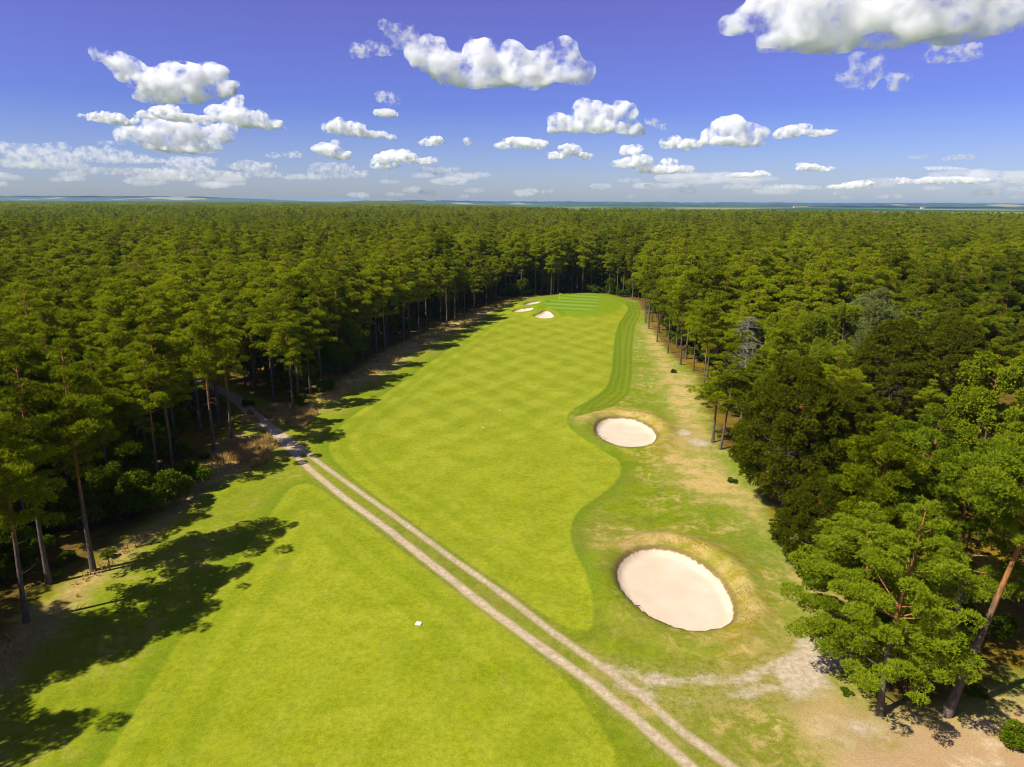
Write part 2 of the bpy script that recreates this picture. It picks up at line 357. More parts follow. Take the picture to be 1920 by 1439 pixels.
    rr = g.m('SQRT', g.m('ADD', g.m('MULTIPLY', X, X), g.m('MULTIPLY', Y, Y)))
    col = g.mix(g.step(rr, 900, 1300), col, cr.outputs[0])
    hb = g.m('ADD', g.m('MULTIPLY', n_f, .6), g.m('MULTIPLY', n_g, .4))
    nb = bump(g, g.m('MULTIPLY', hb, g.m('SUBTRACT', 1.0, g.m('MULTIPLY', sandm, .8))), .5, .12)
    finish(g, principled(g, col, .95, nb, .08)); return m
MG = ground_material()
ny, nx = GX.shape
idx = np.arange(ny*nx).reshape(ny, nx)
quads = np.stack([idx[:-1,:-1], idx[:-1,1:], idx[1:,1:], idx[1:,:-1]], -1).reshape(-1, 4)
me = np_mesh('ground', np.stack([GX, GY, GZ], -1).reshape(-1, 3), [quads], [MG], [0], True)
for k, G in A.items():
    a_ = me.attributes.new(k, 'FLOAT', 'POINT'); a_.data.foreach_set('value', G.ravel())
tag(link('ground', me), kind='structure')
tag(sheet_object('fairway', np.where(FB < FA, 5.0, FA), .006, MG), kind='structure')
tag(sheet_object('fairway', np.where(FA < FB, 5.0, FB), .006, MG), kind='structure')
tag(sheet_object('putting_green', A['f_green'], .012, MG), kind='structure')
tag(sheet_object('gravel_track', A['f_track']-.25, .012, MG), kind='structure')
tag(sheet_object('sandy_path', A['f_path']-.3, .008, MG), kind='structure')
BL = ['large oval sand bunker nearest the gravel track, with dry grassy lip','smaller round sand bunker beside the middle of the fairway','heart-shaped pale sand bunker in front of the green','flat oval sand bunker left of the heart-shaped one','narrow farthest sand bunker left of the green, close to the trees']
for S, l in zip(SB, BL):
    tag(sheet_object('sand_bunker', S, .008, MG), l, 'bunker', 'sand bunkers on the golf hole')
from bisect import bisect
def zg(x, y):
    i = min(max(bisect(gx, x)-1, 0), nx-2); j = min(max(bisect(gy, y)-1, 0), ny-2)
    u = (x-gx[i])/(gx[i+1]-gx[i]); v = (y-gy[j])/(gy[j+1]-gy[j])
    return float((GZ[j,i]*(1-u)+GZ[j,i+1]*u)*(1-v)+(GZ[j+1,i]*(1-u)+GZ[j+1,i+1]*u)*v)
# ---------------------------------------------------------------- tree materials
def leaf_mat(name, dark, light, trans=.22):
    m, g = new_mat(name)
    oi = g.n('ShaderNodeObjectInfo'); tc = g.n('ShaderNodeTexCoord').outputs['Object']
    n1 = g.noise(tc, .9, 3, .6); n2 = g.noise(tc, 7, 2)
    v = g.m('ADD', g.m('MULTIPLY', n1, .75), g.m('ADD', g.m('MULTIPLY', n2, .35), g.m('ADD', g.m('MULTIPLY', oi.outputs['Random'], .42), g.m('MULTIPLY', g.m('SUBTRACT', g.noise(oi.outputs['Location'], 1/38, 2), .5), 1.0))))
    col = g.mix(g.step(v, .42, 1.02), dark, light)
    gi = g.n('ShaderNodeNewGeometry').outputs['Random Per Island']
    col = g.mix(g.m('MULTIPLY', g.step(gi, .55, 1), .35), col, tuple(min(1, c*1.45) for c in light))
    d = g.n('ShaderNodeBsdfDiffuse'); t = g.n('ShaderNodeBsdfTranslucent'); mx = g.n('ShaderNodeMixShader')
    g.put(d.inputs[0], col); g.put(t.inputs[0], g.mix(1.0, col, (1.0, 1.0, .55), 'MULTIPLY')); mx.inputs[0].default_value = trans
    g.nt.links.new(d.outputs[0], mx.inputs[1]); g.nt.links.new(t.outputs[0], mx.inputs[2])
    finish(g, mx.outputs[0]); return m
def bark_mat(name, low, high, z0, z1):
    m, g = new_mat(name)
    tc = g.n('ShaderNodeTexCoord').outputs['Object']
    sx = g.n('ShaderNodeSeparateXYZ'); g.put(sx.inputs[0], tc)
    mp = g.n('ShaderNodeMapping'); g.put(mp.inputs[0], tc); mp.inputs['Scale'].default_value = (1, 1, .25)
    n = g.noise(mp.outputs[0], 9, 4, .65)
    z = g.m('ADD', sx.outputs[2], g.m('MULTIPLY', g.m('SUBTRACT', n, .5), 3))
    c = g.mix(g.step(z, z0, z1), low, high)
    c = g.mix(g.step(n, .35, .65), g.mix(1.0, c, (.55, .5, .48), 'MULTIPLY'), c)
    finish(g, principled(g, c, .9, bump(g, n, .6, .05))); return m
M_PINE = leaf_mat('pine_needles', (.112,.145,.0032), (.360,.405,.0080), .45)
M_PINE2 = leaf_mat('bright_pine_needles', (.105,.155,.006), (.27,.34,.012), .44)
M_DARK = leaf_mat('dark_needles', (.060,.072,.0022), (.145,.158,.0038), .34)
M_BIRCH = leaf_mat('birch_leaves', (.14,.19,.005), (.29,.34,.012), .42)
M_YELL = leaf_mat('yellow_green_leaves', (.17,.22,.004), (.32,.37,.010), .36)
M_SHRUB = leaf_mat('shrub_leaves', (.06,.10,.003), (.16,.22,.007), .34)
M_GREY = leaf_mat('grey_green_leaves', (.13,.155,.030), (.23,.26,.065), .35)
M_BARK = bark_mat('pine_bark', (.16,.125,.095), (.42,.19,.058), 5.5, 10)
M_WHITE = bark_mat('birch_bark', (.40,.37,.30), (.17,.13,.085), 7, 11)
M_GREYB = bark_mat('grey_dead_bark', (.21,.195,.14), (.28,.26,.19), 0, 6)
# ---------------------------------------------------------------- tree shapes
def tube(pts, rad, sides=6):
    """tapered tube along pts; returns verts, quads"""
    pts = np.asarray(pts, float); n = len(pts)
    tan = unit(np.gradient(pts, axis=0)); ref = np.array([1., 0, 0]) if abs(tan[0, 2]) > .7 else np.array([0, 0, 1.])
    u = unit(np.cross(tan, ref)); v = np.cross(tan, u)
    a = np.arange(sides)*2*math.pi/sides
    ring = np.cos(a)[None, :, None]*u[:, None]+np.sin(a)[None, :, None]*v[:, None]
    V = (pts[:, None]+ring*np.asarray(rad)[:, None, None]).reshape(-1, 3)
    i = np.arange(n-1)[:, None]*sides+np.arange(sides)[None]; j = np.arange(n-1)[:, None]*sides+(np.arange(sides)[None]+1) % sides
    return V, np.stack([i, j, j+sides, i+sides], -1).reshape(-1, 4)
class Tubes:
    def __init__(s): s.v, s.f, s.n = [], [], 0
    def add(s, pts, rad, sides=6):
        V, F = tube(pts, rad, sides); s.v.append(V); s.f.append(F+s.n); s.n += len(V)
    def get(s): return np.vstack(s.v), np.vstack(s.f)
def blades(p, d, length, width, k, r, spread=.8):
    """k pointed leaves from every p, fanned about d"""
    n = len(p); p = np.repeat(p, k, 0); d = np.repeat(d, k, 0)
    L = np.repeat(np.broadcast_to(length, n), k)*r.uniform(.65, 1.25, n*k)
    j = unit(d+r.normal(0, spread, (n*k, 3))); s = unit(np.cross(j, r.normal(0, 1, (n*k, 3))))*(np.repeat(np.broadcast_to(width, n), k)*.5)[:, None]
    V = np.stack([p-s*.6, p+s*.6, p+j*L[:, None]*.6+s, p+j*L[:, None]-s*.2], 1).reshape(-1, 3)
    return V, np.arange(n*k*4).reshape(-1, 4)
def pads(c, R_, flat, n, r, up=.55, lo=-.35):
    """points and directions on the upper shells of flattened pads: c (m,3), R_ (m,)"""
    m = len(c); i = r.choice(m, n, p=R_**2/np.sum(R_**2))
    q = unit(r.normal(0, 1, (n, 3))); q[:, 2] = np.where(q[:, 2] < lo, -q[:, 2], q[:, 2])
    rad = (r.uniform(.45, 1.0, n)**.6)
    off = q*rad[:, None]*R_[i][:, None]; off[:, 2] *= flat
    return c[i]+off, unit(q*np.array([1, 1, .6])+np.array([0, 0, up]))
def pine(seed, h=20., cb=.5, width=2.9, n_tuft=5200, bl=.30, bw=.085, k=5, top=.2, detail=True, lean=0., ps=1.0, ne=2, tr=1.0, low=.45):
    r = np.random.default_rng(seed); T = Tubes()
    z = np.linspace(0, h*.97, 10); sway = r.normal(0, .16, 2); ph = r.uniform(0, 6, 2)
    def stem(zz): t = zz/h; return np.stack([sway[0]*np.sin(3*t+ph[0])*t*2+lean*zz*t**.3, sway[1]*np.sin(3*t+ph[1])*t*2, zz], -1)
    r0 = .0105*h*tr
    rad = r0*np.clip(1-.86*z/h, .08, 1); rad[0] *= 1.35
    T.add(stem(z), rad, 8 if detail else 4)
    cc, rr = [], []
    nw = int(9+r.integers(0, 4)); 
    for w in range(nw):
        t = (w+r.uniform(-.3, .3))/(nw-1); t = min(max(t, 0), 1)
        zz = h*(cb+(0.965-cb)*t); base = stem(np.array([zz]))[0]
        prof = (low+(1.17-low)*t/.28) if t < .28 else (1.17-(1.17-top)*((t-.28)/.72)**1.12)
        nl = r.integers(3, 6) if t < .9 else 3; a0 = r.uniform(0, 6.3)
        for q in range(nl):
            if t < .5 and r.random() < .18: continue
            a = a0+q*2*math.pi/nl+r.uniform(-.5, .5); L = width*prof*r.uniform(.65, 1.15)
            el = R(r.uniform(0, 16)+28*t); dirv = np.array([math.cos(a)*math.cos(el), math.sin(a)*math.cos(el), math.sin(el)])
            s = np.linspace(0, 1, 4)[:, None]; pts = base+dirv*L*s+np.array([0, 0, .16*L])*s**2
            if detail or q % 2: T.add(pts, np.linspace(.055, .014, 4)*(.6+L/4), 4 if detail else 3)
            for f in ((1.0, .62) if L > 1.2 else (1.0,)):
                for e in range(ne if L > 1.6 and f == 1 else 1):
                    pc = base+dirv*L*f+np.array([0, 0, .16*L*f*f+.12])+r.normal(0, .30+.06*L, 3)*np.array([1, 1, .45])*(e+.6)
                    cc.append(pc); rr.append((.36+.26*L*(.75 if f < 1 else 1))*ps*r.uniform(.7, 1.2))
    cc.append(stem(np.array([h*.985]))[0]); rr.append(.55)
    if detail:
        for _ in range(7):
            zz = h*r.uniform(.5*cb, cb); a = r.uniform(0, 6.3); L = r.uniform(.5, 1.6); base = stem(np.array([zz]))[0]
            dv = np.array([math.cos(a), math.sin(a), r.uniform(-.35, .15)])
            T.add(base+dv*L*np.linspace(0, 1, 3)[:, None], [.03, .02, .008], 3)
    cc, rr = np.array(cc), np.array(rr)
    p, d = pads(cc, rr, .5, n_tuft, r)
    return T.get(), blades(p, d, bl, bw, k, r)
def birch(seed, h=16., width=3.2, n_tuft=8500, bl=.23, bw=.16, k=4, droop=1.0, cb=.25):
    r = np.random.default_rng(seed); T = Tubes()
    z = np.linspace(0, h*.95, 9); s1 = r.normal(0, .3, 2)
    stem = lambda zz: np.stack([s1[0]*np.sin(zz/h*3), s1[1]*np.sin(zz/h*2.5), zz], -1)
    T.add(stem(z), .009*h*np.clip(1-.96*z/h, .04, 1), 7)
    cc, rr = [], []
    for w in range(34):
        t = r.uniform(0, 1)**.85; zz = h*(cb+(.97-cb)*t); base = stem(np.array([zz*.93]))[0]
        L = width*(1-.12*t)*math.sqrt(max(.05, 1-(abs(t-.38)/.68)**2))*r.uniform(.55, 1.1); a = r.uniform(0, 6.3)
        dv = np.array([math.cos(a), math.sin(a), .75])*L; s = np.linspace(0, 1, 4)[:, None]
        pts = base+dv*s-np.array([0, 0, .3*L])*s**2; T.add(pts, [.05, .035, .02, .01], 4)
        cc.append(pts[-1]); rr.append(r.uniform(.6, 1.05)); cc.append(pts[2]+r.normal(0, .3, 3)); rr.append(r.uniform(.5, .8))
    cc, rr = np.array(cc), np.array(rr)
    p, d = pads(cc, rr*1.08, .8, n_tuft, r, .25, -.9)
    hang = r.uniform(0, 1, len(p))**2*droop*1.5; hang *= r.random(len(p)) < .55
    strand = np.round(np.arctan2(p[:, 1], p[:, 0])*9+p[:, 2]*.6); off = np.stack([np.sin(strand*12.9), np.cos(strand*7.7)], -1)*.12
    p = p.copy(); p[:, 2] -= hang; p[:, :2] += off
    d = unit(d-np.array([0, 0, 1.0])*(hang[:, None]*.9))
    return T.get(), blades(p, d, bl, bw, k, r, .7)
def dome(seed, h=12., width=5., n_tuft=30000, bl=.26, bw=.10, k=4, peak=.8):
    """broad dense conifer with its foliage close to the ground"""
    r = np.random.default_rng(seed); T = Tubes()
    z = np.linspace(0, h*.9, 8); T.add(np.stack([z*0, z*0, z], -1), .017*h*np.clip(1-.9*z/h, .08, 1), 8)
    cc, rr = [], []
    for w in range(520):
        t = r.uniform(0, 1)**.9; zz = h*(.19+.79*t); pr = width*(min(1, .72+t*1.3) if t < .22 else max(.05, 1-((t-.22)/.80)**(1.6/peak))**.62)*r.uniform(.8, 1.06)
        a = r.uniform(0, 6.3); c = np.array([math.cos(a)*pr, math.sin(a)*pr, zz+r.normal(0, .25)]); cc.append(c); rr.append(r.uniform(.4, .75))
        if w % 2 == 0:
            b = np.array([0, 0, max(.4, zz-pr*.35)]); T.add(np.stack([b, b*.5+c*.5+np.array([0, 0, -.1*pr]), c]), [.06, .04, .015], 3)
    cc.append(np.array([0, 0, h*.97])); rr.append(.7)
    p, d = pads(np.array(cc), np.array(rr), .9, n_tuft, r, .4)
    return T.get(), blades(p, d, bl, bw, k, r, .75)
def spire(seed, h=18., width=2.4, n_tuft=5000, bl=.34, bw=.10, k=4):
    r = np.random.default_rng(seed); T = Tubes()
    z = np.linspace(0, h, 8); T.add(np.stack([z*0, z*0, z], -1), .011*h*np.clip(1-.95*z/h, .05, 1), 6)
    cc, rr = [], []
    for w in range(110):
        t = r.uniform(0, 1)**1.15; zz = h*(.14+.84*t); L = width*(1-t)**.8*r.uniform(.5, 1.05)+.15; a = r.uniform(0, 6.3)
        cc.append(np.array([math.cos(a)*L, math.sin(a)*L, zz-.22*L])); rr.append(.3+.22*L)
    p, d = pads(np.array(cc), np.array(rr), .45, n_tuft, r, .25)
    return T.get(), blades(p, d, bl, bw, k, r, .7)
def shrub(seed, h=2.5, width=1.7, n_tuft=1500, bl=.2, bw=.12, k=4):
    r = np.random.default_rng(seed); T = Tubes(); cc, rr = [], []
    for w in range(9):
        a = r.uniform(0, 6.3); L = width*r.uniform(.2, .85); zz = h*r.uniform(.35, .85)*(1-.35*L/width)
        c = np.array([math.cos(a)*L, math.sin(a)*L, zz]); cc.append(c); rr.append(r.uniform(.25, .42)*width)
        T.add(np.stack([[0, 0, -.1], c*np.array([.4, .4, .5]), c]), [.035, .025, .01], 4)
    p, d = pads(np.array(cc), np.array(rr), .8, n_tuft, r, .3, -.6)
    return T.get(), blades(p, d, bl, bw, k, r, .8)
def bare(seed, h=13., width=2.6, n=60):
    r = np.random.default_rng(seed); T = Tubes(); z = np.linspace(0, h, 9)
    T.add(np.stack([z*0+.12*np.sin(z*.4), z*0, z], -1), .011*h*np.clip(1-.93*z/h, .06, 1), 7)
    tw = Tubes()
    for w in range(n):
        t = r.uniform(0, 1); zz = h*(.36+.62*t); L = width*(1-.75*t)*r.uniform(.5, 1.1)+.2; a = r.uniform(0, 6.3); el = r.uniform(-.25, .35)
        dv = np.array([math.cos(a), math.sin(a), el])*L; b = np.array([.12*math.sin(zz*.4), 0, zz]); s = np.linspace(0, 1, 5)[:, None]
        pts = b+dv*s+np.array([0, 0, .12*L])*np.sin(s*5); T.add(pts, np.linspace(.05, .016, 5), 4)
        for q in range(8):
            e = pts[r.integers(1, 5)]; dd = unit(dv+r.normal(0, .8*L, 3))*r.uniform(.3, .95)*min(L, 1.3)
            tw.add(np.stack([e, e+dd*.55+r.normal(0, .05, 3), e+dd+r.normal(0, .1, 3)]), [.022, .016, .007], 3)
    return T.get(), tw.get()
# ---------------------------------------------------------------- prototypes: (trunk mesh, crown mesh, joined mesh, height)
def proto(name, gen, bark, leaf, h, joined=True):
    (tv, tf), (cv, cf) = gen
    a = np_mesh(name+'_trunk', tv, [tf], [bark], [0], True); c = np_mesh(name+'_crown', cv, [cf], [leaf], [0])
    j = np_mesh(name+'_whole', np.vstack([tv, cv]), [tf, cf+len(tv)], [bark, leaf], [0, 1]) if joined else None
    return dict(trunk=a, crown=c, whole=j, h=h)
PINES = [proto('pine', pine(100+i, 20, cb, w, nt, top=tp, ps=.85, ne=3, bl=.28, bw=.08), M_BARK, M_PINE, 20) for i, (cb, w, nt, tp) in enumerate(((.42,2.4,6400,.08),(.38,2.6,7000,.06),(.48,2.3,6000,.14),(.40,2.5,6600,.05),(.50,2.5,6000,.2),(.44,2.8,7000,.1)))]
INNER = [proto('pine', pine(140+i, 20, cb, w, nt, top=tp, ps=.88, ne=3), M_BARK, M_PINE, 20) for i, (cb, w, nt, tp) in enumerate(((.30,2.7,7000,.08),(.36,2.9,7000,.15),(.26,2.5,6600,.05),(.40,2.8,6600,.22),(.33,3.1,7600,.1)))]
MIDS = [proto('pine', pine(150+i, 20, .36, 2.8, 3000, .52, .22, 3, detail=False, top=.12+.07*i, ne=3), M_BARK, M_PINE, 20) for i in range(4)]
BIGP = [proto('pine', pine(125+i, 18, cb, w, 15000, .24, .075, 5, top=.22, lean=ln, ps=.66, ne=4, tr=1.45, low=lw), M_BARK, M_PINE2, 18) for i, (cb, w, ln, lw) in enumerate(((.15,3.9,0,1.0),(.60,3.9,0,.5),(.34,3.6,.02,.8)))]
BIRCH = [proto('birch', birch(200+i, 16, 3.1+.3*i), M_WHITE, M_BIRCH, 16) for i in range(3)]
YELL = [proto('birch', birch(230, 17, 3.8, 12000, .21, .16, cb=.15), M_BARK, M_YELL, 17)]
DOME = [proto('conifer', dome(300, 13, 5.2), M_BARK, M_DARK, 13), proto('conifer', dome(301, 15, 4.6, peak=.95), M_BARK, M_DARK, 15)]
SPIRE = [proto('conifer', spire(320+i, 18), M_BARK, M_DARK, 18) for i in range(2)]
GREY = [proto('broadleaf', birch(240, 14, 2.6, 6500, .28, .1), M_GREYB, M_GREY, 14)]
SHRUB = [proto('shrub', shrub(400+i), M_BARK, M_SHRUB, 2.5) for i in range(3)]
OAK = [proto('broadleaf', birch(260, 8, 3.2, 5200, .26, .17, 4, .25, .12), M_BARK, M_SHRUB, 8)]
DEAD = [proto('dead', bare(500), M_GREYB, M_GREYB, 13)]
# ---------------------------------------------------------------- planting
TREES = []                                    # every planted individual: x, y, height
def grow(kind, pr, x, y, h, rz, label, cat, group=None, sxy=None, tilt=0.0, crown='crown', stem='trunk', taz=0.0):
    s = h/pr['h']; e = empty(kind, (x, y, zg(x, y)-.08), rz)
    w = s if sxy is None else sxy
    e.scale = (w, w, s)
    if tilt: e.rotation_euler = (Matrix.Rotation(tilt, 3, Vector((-math.cos(taz), math.sin(taz), 0))) @ Matrix.Rotation(rz, 3, 'Z')).to_euler()
    for nm, me in ((stem, pr['trunk']), (crown, pr['crown'])):
        link(nm, me, parent=e)
    tag(e, label, cat, group); TREES.append((x, y, h, kind)); return e
def top_at(px, py, h):                        # where a tree of height h stands whose tip shows at this pixel
    return at(px, py, h)
def inside_clear(x, y, m=0.0):
    return float(sdf_poly(np.array([x]), np.array([y]), CLEAR)[0]) < m
rp = random.Random(77)
def rz(): return rp.uniform(0, 6.28)
# --- pines that stand out at the edges: trunk foot in the picture plane of the ground, height
ED = []
GL = 'pines along the fairway edge on the left'
def edge(foot, h, pr, label, group, tilt=0.0, kind='pine_tree', taz=0.0, sxy=None, cat='tree'):
    x, y = at(*foot); return grow(kind, pr, x, y, h, rz(), label, cat, group, sxy, tilt, taz=taz)
edge((50,1165), 20, PINES[1], 'tall pine with grey-brown trunk, nearest of the row at the lower left edge', GL)
edge((92,1095), 20.5, PINES[3], 'tall pine with bare trunk, second in the row at the lower left edge', GL)
edge((175,1070), 21, PINES[0], 'tall pine with orange upper trunk, third in the row beside the yellow stake', GL)
edge((-70,1250), 20, PINES[5], 'pine at the lower left corner, its shadow reaching over the grass', GL)
edge((328,825), 20.5, PINES[2], 'slender pine with orange trunk rising behind the big shrubs', GL)
edge((403,852), 20, PINES[4], 'pine with pale grey foot on the dry bank before the gravel track', GL)
edge((434,822), 19, PINES[2], 'thinner pine just behind the grey-footed one before the gravel track', GL)
edge((513,757), 18, PINES[5], 'pine at the forest mouth just beyond the gravel track', GL)
edge((550,772), 17, PINES[1], 'dark pine in tall grass right of the track mouth', GL)
ORD = ['first','second','third','fourth','fifth','sixth','seventh','eighth','ninth','tenth','eleventh','twelfth','thirteenth','fourteenth','fifteenth','sixteenth','seventeenth']
LF = [(603,724),(636,700),(706,664),(722,662),(757,641),(768,630),(786,627),(800,617),(826,612),(838,605),(853,603),(871,596),(889,586),(912,576),(930,566),(948,561)]
for i, f in enumerate(LF):
    edge(f, rp.uniform(13.5, 15) if i > 10 else rp.uniform(18, 21), PINES[(i*5+1) % 6], 'dark pine on the left fairway edge, %s counting away from the gravel track' % ORD[i], GL)
BF = [(978,558),(1004,556),(1033,557),(1048,549),(1072,551),(1092,553),(1108,552),(1128,550),(1142,555),(1157,556),(1168,558),(1186,563)]
for i, f in enumerate(BF):
    edge(f, rp.uniform(19, 22), PINES[(i*2+3) % 6], 'tall pine behind the green, %s from the left in the far row' % ORD[i], 'pines standing behind the green', sxy=.82)
RF = [(1210,606),(1216,616),(1222,604),(1232,640),(1252,661),(1268,652),(1276,684),(1300,697),(1318,742)]
for i, f in enumerate(RF):
    edge(f, rp.uniform(15, 18), (PINES+INNER)[(i*3+2) % 11], 'pine on the right edge of the hole, %s walking back from the green' % ORD[i], 'pines on the right edge of the hole')
GT = 'thin pines in the small stand beside the round bunker'
edge((1336,832), 11.5, PINES[3], 'short pine with dark trunk in the stand beside the round bunker', GT, sxy=.95)
edge((1350,845), 12.5, PINES[1], 'leaning pine with sunlit grey trunk in the stand beside the round bunker', GT, R(7), taz=R(80), sxy=.9)
edge((1382,778), 13, PINES[5], 'darkest pine at the back of the stand beside the round bunker', GT, sxy=1.0)
edge((1394,832), 12.5, PINES[2], 'pine with reddish trunk in the stand beside the round bunker', GT, R(4), taz=R(70), sxy=.9)
x, y = at(1388,800); grow('dead_tree', DEAD[0], x, y, 16.5, .4, 'grey dead tree with bare branches above the small pine stand', 'tree', crown='branch', sxy=1.25)
# --- right foreground
x, y = at(1650,1338); grow('pine_tree', BIGP[0], x, y, 15.0, 5.2, 'broad low-branched pine with thick grey foot beside the sandy path', 'tree', 'big pines at the lower right', .80)
x, y = at(1775,1338); grow('pine_tree', BIGP[1], x, y, 19.5, 2.2, 'tall pine with long bare leaning trunk at the lower right', 'tree', 'big pines at the lower right', 1.05, R(13), taz=R(85))
x, y = at(1608,1222); grow('pine_tree', BIGP[0], x, y, 10.5, 1.3, 'small bright pine bordering the dry strip beside the big bunker', 'tree', 'big pines at the lower right', .8)
x, y = at(1908,1255); grow('pine_tree', BIGP[1], x+.8, y, 17, 4.0, 'pine whose trunk stands at the right border, behind the leaning one', 'tree', 'big pines at the lower right', .95)
for (px, py, h, k, l) in ((1745,765,17,2,'tall bright pine in the middle of the right-hand group, left of the yellow birch'),(1655,955,12,0,'bright green pine between the dark round conifers and the leaning pine'),
        (1845,870,14.5,2,'blue-green pine between the leaning trunk and the yellow birch')):
    x, y = top_at(px, py, h); grow('pine_tree', BIGP[k], x, y, h, rz(), l, 'tree', 'big pines at the lower right', .95)
x, y = at(1457,970); grow('dark_conifer', DOME[0], x+1.6, y+2.5, 16.0, 1.0, 'broad dark round conifer with pale forked foot beside the dry strip', 'tree', 'dark dense conifers on the right', 1.06)
for (px, py, h, k, l, s) in ((1690,600,16,1,'tallest dark dense conifer, right of the birches',1.25),(1590,720,13,1,'dark dense conifer directly right of the round pale-footed one',1.05),(1800,600,15,1,'dark conifer behind the yellow birch',1.15),
        (1885,520,16,1,'dark pointed conifer near the right border, under the far trees',1.0),(1560,900,9,0,'low dark conifer in the shade between round conifer and bright pines',.8)):
    x, y = top_at(px, py, h); grow('dark_conifer', DOME[k], x, y, h, rz(), l, 'tree', 'dark dense conifers on the right', s)
for i, (px, py, h, l) in enumerate(((1465,582,15,'weeping light-green birch above the grey dead tree, leftmost of the birches'),(1530,578,15.5,'weeping birch second from the left, a white stem showing'),(1582,562,16,'highest weeping birch of the group, beside the tallest dark conifer'),
        (1625,548,15.5,'light-green birch below the strip of grey-green crowns'),(1728,560,16,'lone weeping birch among the dark conifers'),(1440,690,11,'small birch hanging over the thin pine stand'),(1500,660,12.5,'low birch in front of the birch group, above the round dark conifer'),
        (1455,760,8,'lowest birch, bright bush-like, left of the round dark conifer'),(1560,640,13.5,'birch in the centre of the group, touching the dark conifers'))):
    x, y = top_at(px, py, h); grow('birch_tree', BIRCH[i % 3], x, y, h, rz(), l, 'tree', 'light green birches on the right')
for (px, py, h, l) in ((1880,648,17,'yellow-green birch at the right border, brightest crown of all'),(1960,700,15,'yellow-green birch cut by the right border of the view')):
    x, y = top_at(px, py, h); grow('birch_tree', YELL[0], x, y, h, rz(), l, 'tree', 'yellow-green birches')
for i, (px, py) in enumerate(((1535,440),(1560,446),(1582,455),(1600,470),(1612,490),(1630,512),(1645,535),(1662,556))):
    x, y = top_at(px, py, 18); grow('pale_broadleaf', GREY[0], x, y, 18, rz(), 'grey-green pale-leaved tree in the diagonal strip, %s from its far end' % ORD[i], 'tree', 'strip of grey-green trees in the right-hand forest')
for (px, py, h, l, s) in (((672),(690),9,'leafy broadleaf tree standing at the left fairway edge past the track',1.1),((640),(705),7,'lower leafy tree hiding the pine trunks right of the track mouth',1.0)):
    x, y = at(px, py); grow('broadleaf_tree', OAK[0], x-1.5, y, h, rz(), l, 'tree', 'broadleaf trees at the left edge', s)
# --- shrubs
for i, (px, py, h, l) in enumerate(((1835,1195,3.0,'dark shrub in the shade behind the leaning pine trunk'),(285,955,5.2,'large leafy shrub at the forest edge left of the track'),(345,925,4.0,'shrub touching the dry bank, right of the large leafy one'),(225,975,4.2,'dark shrub left of the large leafy one'),(250,905,5.0,'shaded tall shrub behind the large leafy one'),
        (150,990,3.5,'dark shrub behind the third edge pine'),(60,1045,3.0,'dark shrub behind the second edge pine'),(10,1085,2.6,'bush at the left border behind the edge pines'),(385,860,1.0,'small green bush on the dry bank'),(105,1085,.9,'small sunlit bush right of the second edge pine'),(128,1053,1.0,'bright bush between second and third edge pine'),
        (205,1045,.8,'small bright bush beside the yellow stake'),(560,760,2.4,'bush under the dark pine right of the track mouth'),(610,735,2.6,'bush in the shadow at the left edge'),(942,556,3.2,'rounded bush behind the far bunkers'),(1098,551,2.4,'small bush directly behind the green'),(1140,553,4.0,'bright bush behind the right half of the green'),
        (1262,700,.8,'bush in dry grass on the right edge'),(1385,868,1.0,'small bush right of the round bunker'),(1372,905,.7,'small shrub on the dry strip between the bunkers'),(1500,1032,.8,'tiny green bush on the needle strip'),(1520,1095,2.2,'grey-green bush beside the sand patch'),(1916,1398,1.6,'bush cut by the lower right border'),
        (1585,1300,.5,'tiny plant on the bare ground by the thick-footed pine'),(1830,1300,.8,'bush in the shadow right of the leaning trunk'),(465,762,1.2,'bush at the track mouth'))):
    x, y = at(px, py); grow('shrub', SHRUB[i % 3], x, y, h, rz(), l, 'shrub', 'shrubs along the forest edge', h/2.5*(1.0 if h > 2 else 1.3), crown='foliage', stem='stem')
# ---------------------------------------------------------------- the forest inside: nearest pines as things, the rest as one mass
hand = np.array([(t[0], t[1]) for t in TREES]); hand_r = np.array([2.2 if t[2] < 6 else {'birch_tree': 5.6, 'dark_conifer': 6.0, 'pale_broadleaf': 5.5}.get(t[3], 4.0) for t in TREES])
fr = np.random.default_rng(5)
def scatter(y0, y1, step, half, jit=.38):
    gxs = np.arange(-half, half, step); gys = np.arange(y0, y1, step)
    a, b2 = np.meshgrid(gxs, gys); a = a+(np.arange(len(gys)) % 2)[:, None]*step*.5
    a = a+fr.uniform(-jit, jit, a.shape)*step; b2 = b2+fr.uniform(-jit, jit, b2.shape)*step
    return a.ravel(), b2.ravel()
px_, py_ = scatter(-30, 330, 4.4, 330)
sel = (np.abs(px_) < 60+.85*np.maximum(py_, 0)) & (sdf_poly(px_, py_, CLEAR) > 1.6)
px_, py_ = px_[sel], py_[sel]
d2 = ((px_[:, None]-hand[None, :, 0])**2+(py_[:, None]-hand[None, :, 1])**2)
keep = (d2 > (hand_r**2)[None]).all(1) & ~((px_ > 20) & (px_ < 75) & (py_ < 62) & (py_ > 25) & (fr.random(len(px_)) < .75))
keep &= ~((px_ > 20) & (py_ < 40))
keep &= ~((px_ > 24) & (px_ < 92) & (py_ > 50) & (py_ < 122) & (fr.random(len(px_)) < .85))
keep &= ~((px_ < -30) & (px_ > -56) & (py_ < 80) & (fr.random(len(px_)) < .28))
px_, py_ = px_[keep], py_[keep]
cz = math.cos(PITCH); 
depth = py_*cz+(CAM_H-16)*math.sin(PITCH)
u_ = px_/np.maximum(depth, 1)*FPX
view = (np.abs(u_) < 960+60) & (depth > 8) & (py_ > 38)
dist = np.hypot(px_, py_)
order = np.argsort(np.where(view, dist, 1e9))
n_hand_pines = sum(1 for o in C.objects if o.name.startswith('pine_tree'))
